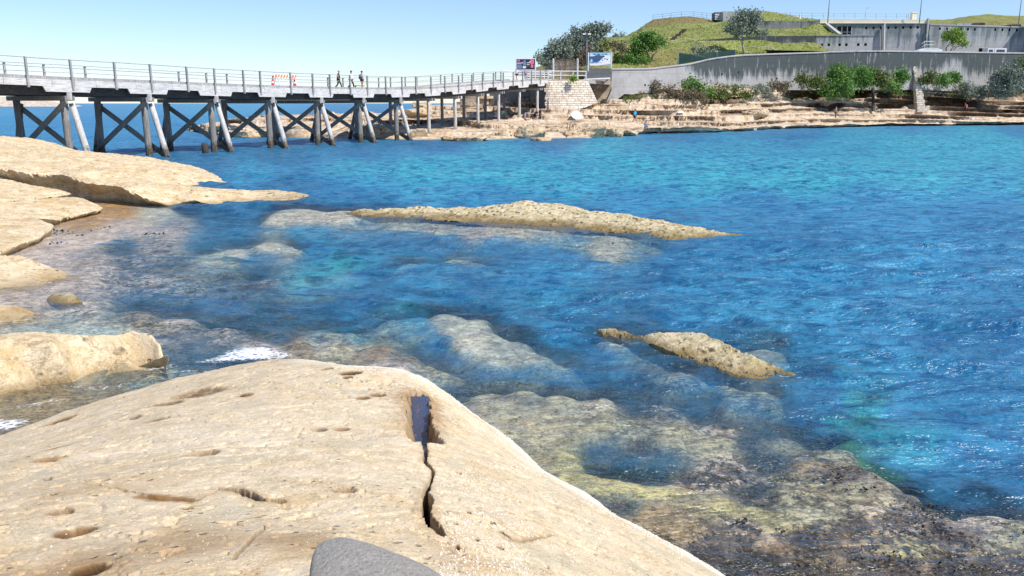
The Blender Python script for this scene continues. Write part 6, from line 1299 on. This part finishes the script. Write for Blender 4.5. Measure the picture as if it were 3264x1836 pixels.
# ================= shore people =================
def foot_pt(px, py): p = shore_pt(px, py); return p
gs = 'people on the island rocks'
p = foot_pt(2022, 393); person('person in a bright blue shirt and dark shorts walking on the rocks above the bathers', p, 'walk', 40, 1.85, 'tblue', 'black', 'hair', True, group=gs)
p = foot_pt(2056, 415); person('person in a blue top and pink shorts sitting at the water edge', p+Vector((0, -.3, .3)), 'sit', 10, 1.7, 'tblue', 'pink', 'hair', True, group=gs)
p = PZ(2104, 424, 0); person('dark haired bather in pink low in the water', p+Vector((0, 0, -.25)), 'sit', -20, 1.55, 'pink', 'pink', 'hair', True, group=gs)
p = PZ(2134, 424, 0); person('bare chested bather in teal shorts at the water edge', p+Vector((0, .3, .0)), 'sit', 20, 1.75, 'teal', 'teal', 'hair', True, True, group=gs, arms=dict(er=(-.36, -.1, .75), wr=(-.22, -.15, 1.0)))
p = foot_pt(2661, 379); person('person in a khaki top and dark trousers standing on the ledges below the big shrubs', p, 'stand', 60, 2.1, 'khaki', 'brown', 'hair', group=gs)
p = foot_pt(3086, 366); person('person in a red top carrying a pale bag near the right edge', p, 'walk', -110, 2.1, 'redc', 'black', 'hair', group=gs, bag='lilac')
def under(px, pyfoot, Y): q = PY(px, pyfoot, Y); q.z = shore_z(px, Y); return q
gu = 'people in the shade under the bridge'
person('person in a white top sitting on the shaded rocks under the bridge', under(1543, 350, 124)+Vector((0, 0, .55)), 'sit', 0, 1.7, 'wht', 'greyc', 'greyhair', group=gu)
person('person in turquoise standing behind a pale bridge pile', under(1600, 372, 117), 'bend', 30, 1.65, 'turq', 'greyc', 'hair', group=gu)
person('crouching person in pale grey behind the pile, left of the turquoise one', under(1579, 372, 117)+Vector((0, 0, .35)), 'sit', 60, 1.7, 'lilac', 'wht', 'hair', group=gu)
person('person in grey bending right of the turquoise one under the bridge', under(1611, 370, 118.5), 'bend', -20, 1.7, 'greyc', 'greyc', 'hair', group=gu)
person('person with a white sunhat and dark clothes beside the last bridge pile', under(1706, 373, 116), 'bend', 40, 1.75, 'navy', 'black', 'hair', hat='wht', group=gu)
person('bare armed person in black at the foot of the abutment', under(1722, 376, 115), 'stand', -70, 1.75, 'black', 'black', 'hair', group=gu, arms=dict(er=(-.4, -.05, 1.2), wr=(-.5, -.3, 1.35)))
# folding chair and bag pile
p = under(1680, 372, 115.5); t = thing('folding_chair', 'white framed folding chair on the rocks under the bridge', 'chair', p)
b = MB()
for x in (-.28, .28):
    b.tube([p+Vector((x, -.25, 0)), p+Vector((x, .25, .95))], .03, 6); b.tube([p+Vector((x, .25, 0)), p+Vector((x, -.25, .5))], .03, 6)
b.tube([p+Vector((-.28, .25, .95)), p+Vector((.28, .25, .95))], .03, 6); b.build('frame', MT['white'], t)
b = MB(); b.box(p+Vector((0, 0, .42)), (.5, .45, .04)); b.build('seat', MT['purple'], t); b = MB(); b.box(p+Vector((0, .20, .78)), (.5, .04, .28)); b.build('backrest', MT['purple'], t)
boulder(1683, proj(*under(1683, 378, 113))[1], 28, 9, 'small pale rock in front of the folding chair', 91, None, 113.0)
# ================= vegetation =================
def tree(name, lab, cat, blobs, Y, leaf, trunk=None, n=260, size=.30, squash=.9, group=None, bark='bark', dj=.8, seed=1, den=1.0, ori=.6):
    rs = np.random.RandomState(seed); s = Y/F; size0 = size
    c0 = PY(blobs[0][0], blobs[0][1], Y)
    if trunk: base = PY(trunk[0][0][0], trunk[0][0][1], Y)
    else: bb = max(blobs, key=lambda q: q[1]+q[2]); base = PY(bb[0], bb[1]+bb[2], Y)
    t = thing(name, lab, cat, base, group); o = np.array(base); V = []; Fc = []
    for (bx_, by_, br_) in blobs:
        c = np.array(PY(bx_, by_, Y))+np.array([0, rs.uniform(-dj, dj)*br_*s*.6, 0]); r = br_*s
        k = int(n*den*2.1*max(.25, (r/1.6)**2)); tw = max(5, k//16); size = size0*1.12
        # twig centres spread through the volume, biased outward
        d = rs.normal(size=(tw, 3)); d /= np.linalg.norm(d, axis=1)[:, None]; rad = r*(rs.rand(tw)**.45)*(1+.35*rs.normal(size=tw)*.5)
        tc = c+d*rad[:, None]*np.array([1, 1, squash])
        li = rs.randint(0, tw, k); p = tc[li]+rs.normal(size=(k, 3))*size*1.1
        u = rs.normal(size=(k, 3)); u[:, 2] += ori*.5; u /= np.linalg.norm(u, axis=1)[:, None]; v = np.cross(u, rs.normal(size=(k, 3))); v /= np.linalg.norm(v, axis=1)[:, None]
        L = size*rs.uniform(.5, 1.25, k)[:, None]; w = L*.42
        b0 = len(V); A_ = p-o; q = np.stack([A_-u*L*.6, A_+v*w, A_+u*L*.7, A_-v*w], 1).reshape(-1, 3); V += q.tolist()
        Fc += [(b0+4*i, b0+4*i+1, b0+4*i+2, b0+4*i+3) for i in range(k)]
    me = bpy.data.meshes.new('crown'); me.from_pydata(V, [], Fc); link('crown', me, MT[leaf], t)
    if trunk:
        b = MB()
        for path in trunk:
            pts = [PY(x, y, Y)+Vector((0, (rs.rand()-.5)*.4, 0)) for x, y in path[:-1]]; r0 = path[-1]
            b.tube(pts, np.linspace(r0, r0*.45, len(pts)).tolist(), 8, 0, .08)
        b.build('trunk', MT[bark], t, smooth=True)
    return t
def c4(L): return [(1600+x*.2329, y*.2329, r*.2329) for x, y, r in L]
def c5(L): return [(2100+x*.2329, y*.2329, r*.2329) for x, y, r in L]
def c6(L): return [(2664+x*.2329, y*.2329, r*.2329) for x, y, r in L]
def c8(L): return [(2464+x*.3106, 150+y*.3106, r*.3106) for x, y, r in L]
def c7(L): return [(1700+x*.3106, 150+y*.3106, r*.3106) for x, y, r in L]
tree('casuarina_tree', 'grey green wind-bent tree, left part of the dark clump beside the gate', 'tree', c4([(545,790,65),(640,760,90),(740,700,100),(650,680,60),(620,830,70),(760,800,90),(800,620,90),(700,620,60),(900,700,100),(880,560,60),(850,790,90)]), 138, 'leaf_grey', [[(1790,225),(1795,200),(1785,180),(1770,165),.22],[(1800,225),(1808,190),(1812,160),.16]], 380, .30, seed=1)
tree('casuarina_tree', 'tall feathery grey green tree leaning right above the gate', 'tree', c4([(980,600,110),(930,520,60),(1080,530,110),(1180,400,60),(1100,440,60),(1000,760,90),(1230,680,70),(1180,470,95),(1270,420,80),(1350,370,55),(1440,370,35),(1000,420,30),(1100,650,110),(1220,580,90),(1320,500,75),(1360,440,50),(1020,700,80)]), 142, 'leaf_grey', [[(1855,225),(1862,190),(1878,150),(1905,110),.26],[(1862,190),(1850,150),(1840,130),.16]], 380, .30, seed=2)
tree('dry_shrub', 'dry pinkish brown bush below the feathery tree', 'shrub', c4([(1130,700,70),(1200,660,50),(1100,790,70),(1180,760,50),(1080,850,50)]), 138, 'leaf_pink', None, 240, .26, seed=3)
tree('bush', 'yellow green bush on the slope right of the feathery tree', 'shrub', c4([(1350,600,90),(1280,660,70),(1420,640,70),(1330,700,70),(1250,700,50)]), 146, 'leaf_olive', None, 230, .26, seed=4)
tree('dead_tree', 'small bare brownish tree above the notice board', 'tree', c4([(1520,590,45),(1560,640,40),(1650,620,45),(1690,660,40),(1600,610,30),(1640,720,30)]), 144, 'leaf_dry', [[(1960,176),(1957,160),(1962,150),(1958,140),.10],[(1958,160),(1975,152),(1988,148),.06],[(1957,160),(1950,148),.05]], 170, .24, seed=5)
tree('spreading_tree', 'dense green tree with a slim leaning trunk behind the seawall', 'tree', c4([(1880,540,80),(1960,490,75),(2050,490,70),(2130,560,80),(2200,580,45),(1830,620,90),(1950,610,100),(2060,620,80),(1790,700,80),(1900,700,100)]), 146, 'leaf_green', [[(2070,222),(2074,195),(2083,175),(2100,160),.20],[(2074,195),(2062,165),(2050,145),.13]], 430, .26, seed=6)
tree('bush', 'dark bush filling the shade under the dense green tree', 'shrub', c4([(1720,780,70),(1640,830,90),(1590,880,60),(1750,880,80),(1850,820,80),(1900,880,70),(1980,820,60),(1560,800,40)]), 145, 'leaf_green', None, 300, .26, seed=7)
tree('lone_tree', 'tall rounded grey green tree standing alone before the dark walls', 'tree', c5([(1250,180,90),(1140,230,100),(1040,260,70),(1330,220,70),(1190,320,110),(1320,320,70),(1010,380,60),(1090,400,70),(1280,410,70),(1360,250,40),(940,410,35),(1370,440,45),(1450,460,35),(1050,470,35),(1220,440,40)]), 152, 'leaf_grey', [[(2371,175),(2368,150),(2364,125),(2368,95),(2390,65),.20],[(2366,130),(2385,112),(2400,98),.14],[(2364,125),(2352,105),(2345,90),.11],[(2369,150),(2380,145),(2385,142),.08]], 330, .27, bark='bark_pale', seed=8)
tree('fig_tree', 'bright green rounded tree in front of the fort wall, right of the door', 'tree', c6([(1600,450,65),(1690,480,65),(1560,510,65),(1640,550,75),(1730,550,60),(1500,470,40),(1770,600,40),(1660,430,40)]), 168, 'leaf_bright', [[(3018,162),(3016,154),(3022,144),(3032,138),.13],[(3030,162),(3036,152),(3044,146),.12],[(3040,160),(3048,150),(3066,143),.11],[(3072,146),(3048,150),.06]], 380, .26, seed=9)
SB = [('leafy_shrub','large bright green shrub at the left of the big clump under the seawall',[(350,360,70),(440,380,55),(290,330,45),(480,350,50)],'leaf_olive',145.5),('leafy_shrub','tallest green shrub of the clump under the seawall',[(650,240,60),(700,300,80),(620,300,60),(760,290,60)],'leaf_green',147),
 ('leafy_shrub','dark shrub hanging over the rock at the foot of the clump',[(700,380,90),(620,430,70),(760,440,60),(540,400,50),(600,480,45),(530,470,45)],'leaf_green',146.2),('leafy_shrub','green shrub right of the tallest one in the clump',[(870,260,65),(940,290,70),(890,360,70),(960,370,50),(830,330,50)],'leaf_green',148.5),
 ('leafy_shrub','yellow green shrub right of the clump centre',[(1040,270,55),(1100,300,60),(1050,350,60),(1130,370,50)],'leaf_olive',149.5),('leafy_shrub','shrub trailing down the rock left of the dark round bush',[(1180,370,50),(1230,410,40),(1270,430,35)],'leaf_green',150.5),
 ('round_bush','dark round bush left of the stone pillar',[(1310,280,50),(1330,330,50),(1280,320,40),(1350,280,35)],'leaf_green',153.5),('round_bush','low olive bush just right of the stone pillar',[(1580,310,45),(1640,340,45),(1550,340,35),(1610,300,35)],'leaf_olive',155.5),
 ('round_bush','dark bush second right of the stone pillar',[(1740,320,48),(1760,370,42),(1700,330,30)],'leaf_green',156.5),('round_bush','upright bush third right of the stone pillar',[(1855,280,38),(1850,330,40),(1890,330,30)],'leaf_green',157.5),
 ('cliff_scrub','large dark scrub covering the right end of the seawall',[(2400,300,100),(2330,350,70),(2460,240,80),(2500,330,90),(2420,400,90),(2300,420,60),(2350,470,60)],'leaf_grey',154.5),('cliff_scrub','brighter scrub at the right edge over the cliff',[(2560,230,80),(2540,290,70),(2600,330,80),(2530,170,50)],'leaf_olive',155.5),
 ('cliff_scrub','low scrub on the ledge right of the upright bush',[(1960,400,50),(2040,440,50),(2110,460,45),(2160,490,40),(2010,480,40)],'leaf_grey',156.5)]
for i, (nm, lab, bl, lf, Y) in enumerate(SB): tree(nm, lab, 'shrub', [(a, b_, c*1.22) for a, b_, c in c8(bl)], Y-1.8+(3 if i > 9 else 0), lf, None, 430, .27, group='shrubs below the seawall', seed=20+i, dj=.5)
SB = [('dry_shrub','dead upright bush at the left end of the cliff top',[(1265,390,32),(1270,440,36),(1260,480,25)],'leaf_dry',134),('cliff_scrub','green scrub on the cliff left of the pale rock block',[(1610,380,60),(1680,400,60),(1560,400,40),(1740,430,55),(1800,450,45)],'leaf_green',136),('dry_shrub','wide dry brown scrub draped over the cliff',[(1420,510,60),(1500,490,60),(1590,490,60),(1680,500,60),(1750,520,50),(1400,430,45)],'leaf_dry',134),
 ('cliff_scrub','olive scrub on the ledge below the pale rock block',[(1900,480,45),(1980,470,50),(1850,510,40),(1950,510,40)],'leaf_olive',137.5),('cliff_scrub','scrub tuft in the cliff recess under the seawall middle',[(2080,440,45),(2150,480,50),(2220,490,40)],'leaf_olive',139),('cliff_scrub','grey green tuft high on the cliff under the seawall',[(2330,420,45),(2280,450,40),(2400,450,40)],'leaf_grey',141.5),('dry_shrub','brownish scrub below the seawall left of the big green clump',[(2470,390,50),(2540,410,45),(2440,440,40),(2600,400,45)],'leaf_dry',143.5)]
for i, (nm, lab, bl, lf, Y) in enumerate(SB): tree(nm, lab, 'shrub', [(a, b_, c*1.15) for a, b_, c in c7(bl)], Y-.9, lf, None, 380, .25, group='shrubs below the seawall', seed=50+i, dj=.5)
tree('weed_tuft', 'green weed growing from the top of the stone abutment', 'plant', [(1824,250,3.2),(1829,253,3.2),(1832,248,2)], 122.6, 'leaf_bright', None, 220, .18, seed=70)
tree('cliff_scrub', 'dark overgrowth in the hollow above the green screen', 'shrub', c5([(480,680,40),(560,700,50),(650,690,45),(740,700,40),(600,720,40)]), 148, 'leaf_grey', None, 220, .26, seed=71)
tree('cliff_scrub', 'dark low bush at the left foot of the hill behind the dark sign', 'shrub', c4([(500,790,50),(560,850,60),(620,880,50),(700,880,60)]), 136, 'leaf_grey', None, 260, .24, seed=72)
# low undergrowth along the foot of the seawall (uncountable)
rs = np.random.RandomState(14); V = []; Fc = []
sel = [(i, j) for j in range(len(cols)) if 1985 < cols[j] < 3500 for i in range(int(.84*NP), NP-2, 2)]
dn = fbm(SX*.22, SY*.3+SZ*.5, 4, 6)
for q in range(26000):
    i, j = sel[rs.randint(len(sel))]
    if dn[i, j] < .02+.18*(1-(i/NP-.84)/.16)-.12*(cols[j] > 2480): continue
    x, y, z = SX[i, j], SY[i, j]-.15, SZ[i, j]+rs.rand()**2*.55; s = rs.uniform(.08, .22); d1 = rs.normal(size=3); d1 /= np.linalg.norm(d1); d2 = np.cross(d1, rs.normal(size=3)); d2 /= np.linalg.norm(d2)
    p = np.array([x, y, z]); o = len(V); V += [p-d1*s, p+d2*s*.45, p+d1*s, p-d2*s*.45]; Fc.append((o, o+1, o+2, o+3))
o = link('undergrowth', rawmesh('undergrowth', V, Fc), MT['leaf_olive']); tag(o, 'low olive undergrowth along the cliff top under the seawall', 'undergrowth', kind='stuff')
# hill crest scrub
for i, (x, y, Y) in enumerate(((1985,113,180),)):
    tree('crest_bush', 'low bushes on the skyline saddle left of the hill', 'shrub', [(1962,115,5),(1985,114,5),(1974,116,4)], 183, 'leaf_grey', None, 160, .3, seed=80)
# dry tussocks on hill crest (uncountable)
rs = np.random.RandomState(4); V = []; Fc = []
for k in range(5000):
    i = rs.randint(20, NR-30); j = rs.randint(125, len(hc)) if rs.rand() < .65 else rs.randint(60, len(hc))
    if tt[i] > 6.2: continue
    x, y, z = HX[i, j], HY[i, j], HZ[i, j]; s = rs.uniform(.06, .20); a = rs.uniform(0, math.pi)
    o = len(V); dx, dy = math.cos(a)*s*.5, math.sin(a)*s*.5
    V += [(x-dx, y-dy, z-.05), (x+dx, y+dy, z-.05), (x+dx*1.2+rs.normal()*.08, y+dy*1.2, z+s), (x-dx*1.2, y-dy*1.2, z+s*.8)]; Fc.append((o, o+1, o+2, o+3))
o = link('grass_tufts', rawmesh('grass_tufts', V, Fc), m_leaf('dry_grass', (.17, .175, .055), (.26, .25, .09), (.33, .28, .13))); tag(o, 'tufts of dry grass scattered over the hill slopes', 'grass', kind='stuff')
# ================= light, sky, camera =================
w = bpy.data.worlds.new('World'); bpy.context.scene.world = w; w.use_nodes = True; nt = w.node_tree; nt.nodes.clear()
sky = nt.nodes.new('ShaderNodeTexSky'); sky.sky_type = 'NISHITA'; sky.sun_disc = False
sd = Vector((.84, -.54, 0)).normalized(); EL = 52
sky.sun_elevation = R(EL); sky.sun_rotation = math.atan2(sd.x, sd.y); sky.altitude = 0; sky.air_density = 1.0; sky.dust_density = .1; sky.ozone_density = 3.0
bg = nt.nodes.new('ShaderNodeBackground'); bg.inputs[1].default_value = .113; ou = nt.nodes.new('ShaderNodeOutputWorld')
mx = nt.nodes.new('ShaderNodeMix'); mx.data_type = 'RGBA'; mx.blend_type = 'MULTIPLY'; mx.inputs[0].default_value = 1; mx.inputs[7].default_value = (.84, .905, 1.06, 1); nt.links.new(sky.outputs[0], mx.inputs[6]); nt.links.new(mx.outputs[2], bg.inputs[0]); nt.links.new(bg.outputs[0], ou.inputs[0])
L = bpy.data.lights.new('sun', 'SUN'); L.energy = 4.2; L.angle = R(.53); L.color = (1, .95, .88); lo = bpy.data.objects.new('sun', L); COL.objects.link(lo)
dirv = Vector((sd.x*math.cos(R(EL)), sd.y*math.cos(R(EL)), math.sin(R(EL)))); lo.rotation_euler = dirv.to_track_quat('Z', 'Y').to_euler(); lo.location = (40, 0, 60)
cam = bpy.data.cameras.new('camera'); co_ = bpy.data.objects.new('camera', cam); COL.objects.link(co_); bpy.context.scene.camera = co_
cam.sensor_width = 36; cam.sensor_fit = 'HORIZONTAL'; cam.lens = 36*F/3264; cam.clip_start = .1; cam.clip_end = 60000
co_.location = (0, 0, CAMZ); co_.rotation_euler = (math.pi/2-PITCH, 0, 0)
sc = bpy.context.scene; sc.render.engine = 'CYCLES'; sc.render.resolution_x = 1024; sc.render.resolution_y = 576
sc.view_settings.view_transform = 'Standard'; sc.view_settings.look = 'None'; sc.view_settings.exposure = .42; sc.view_settings.gamma = 1
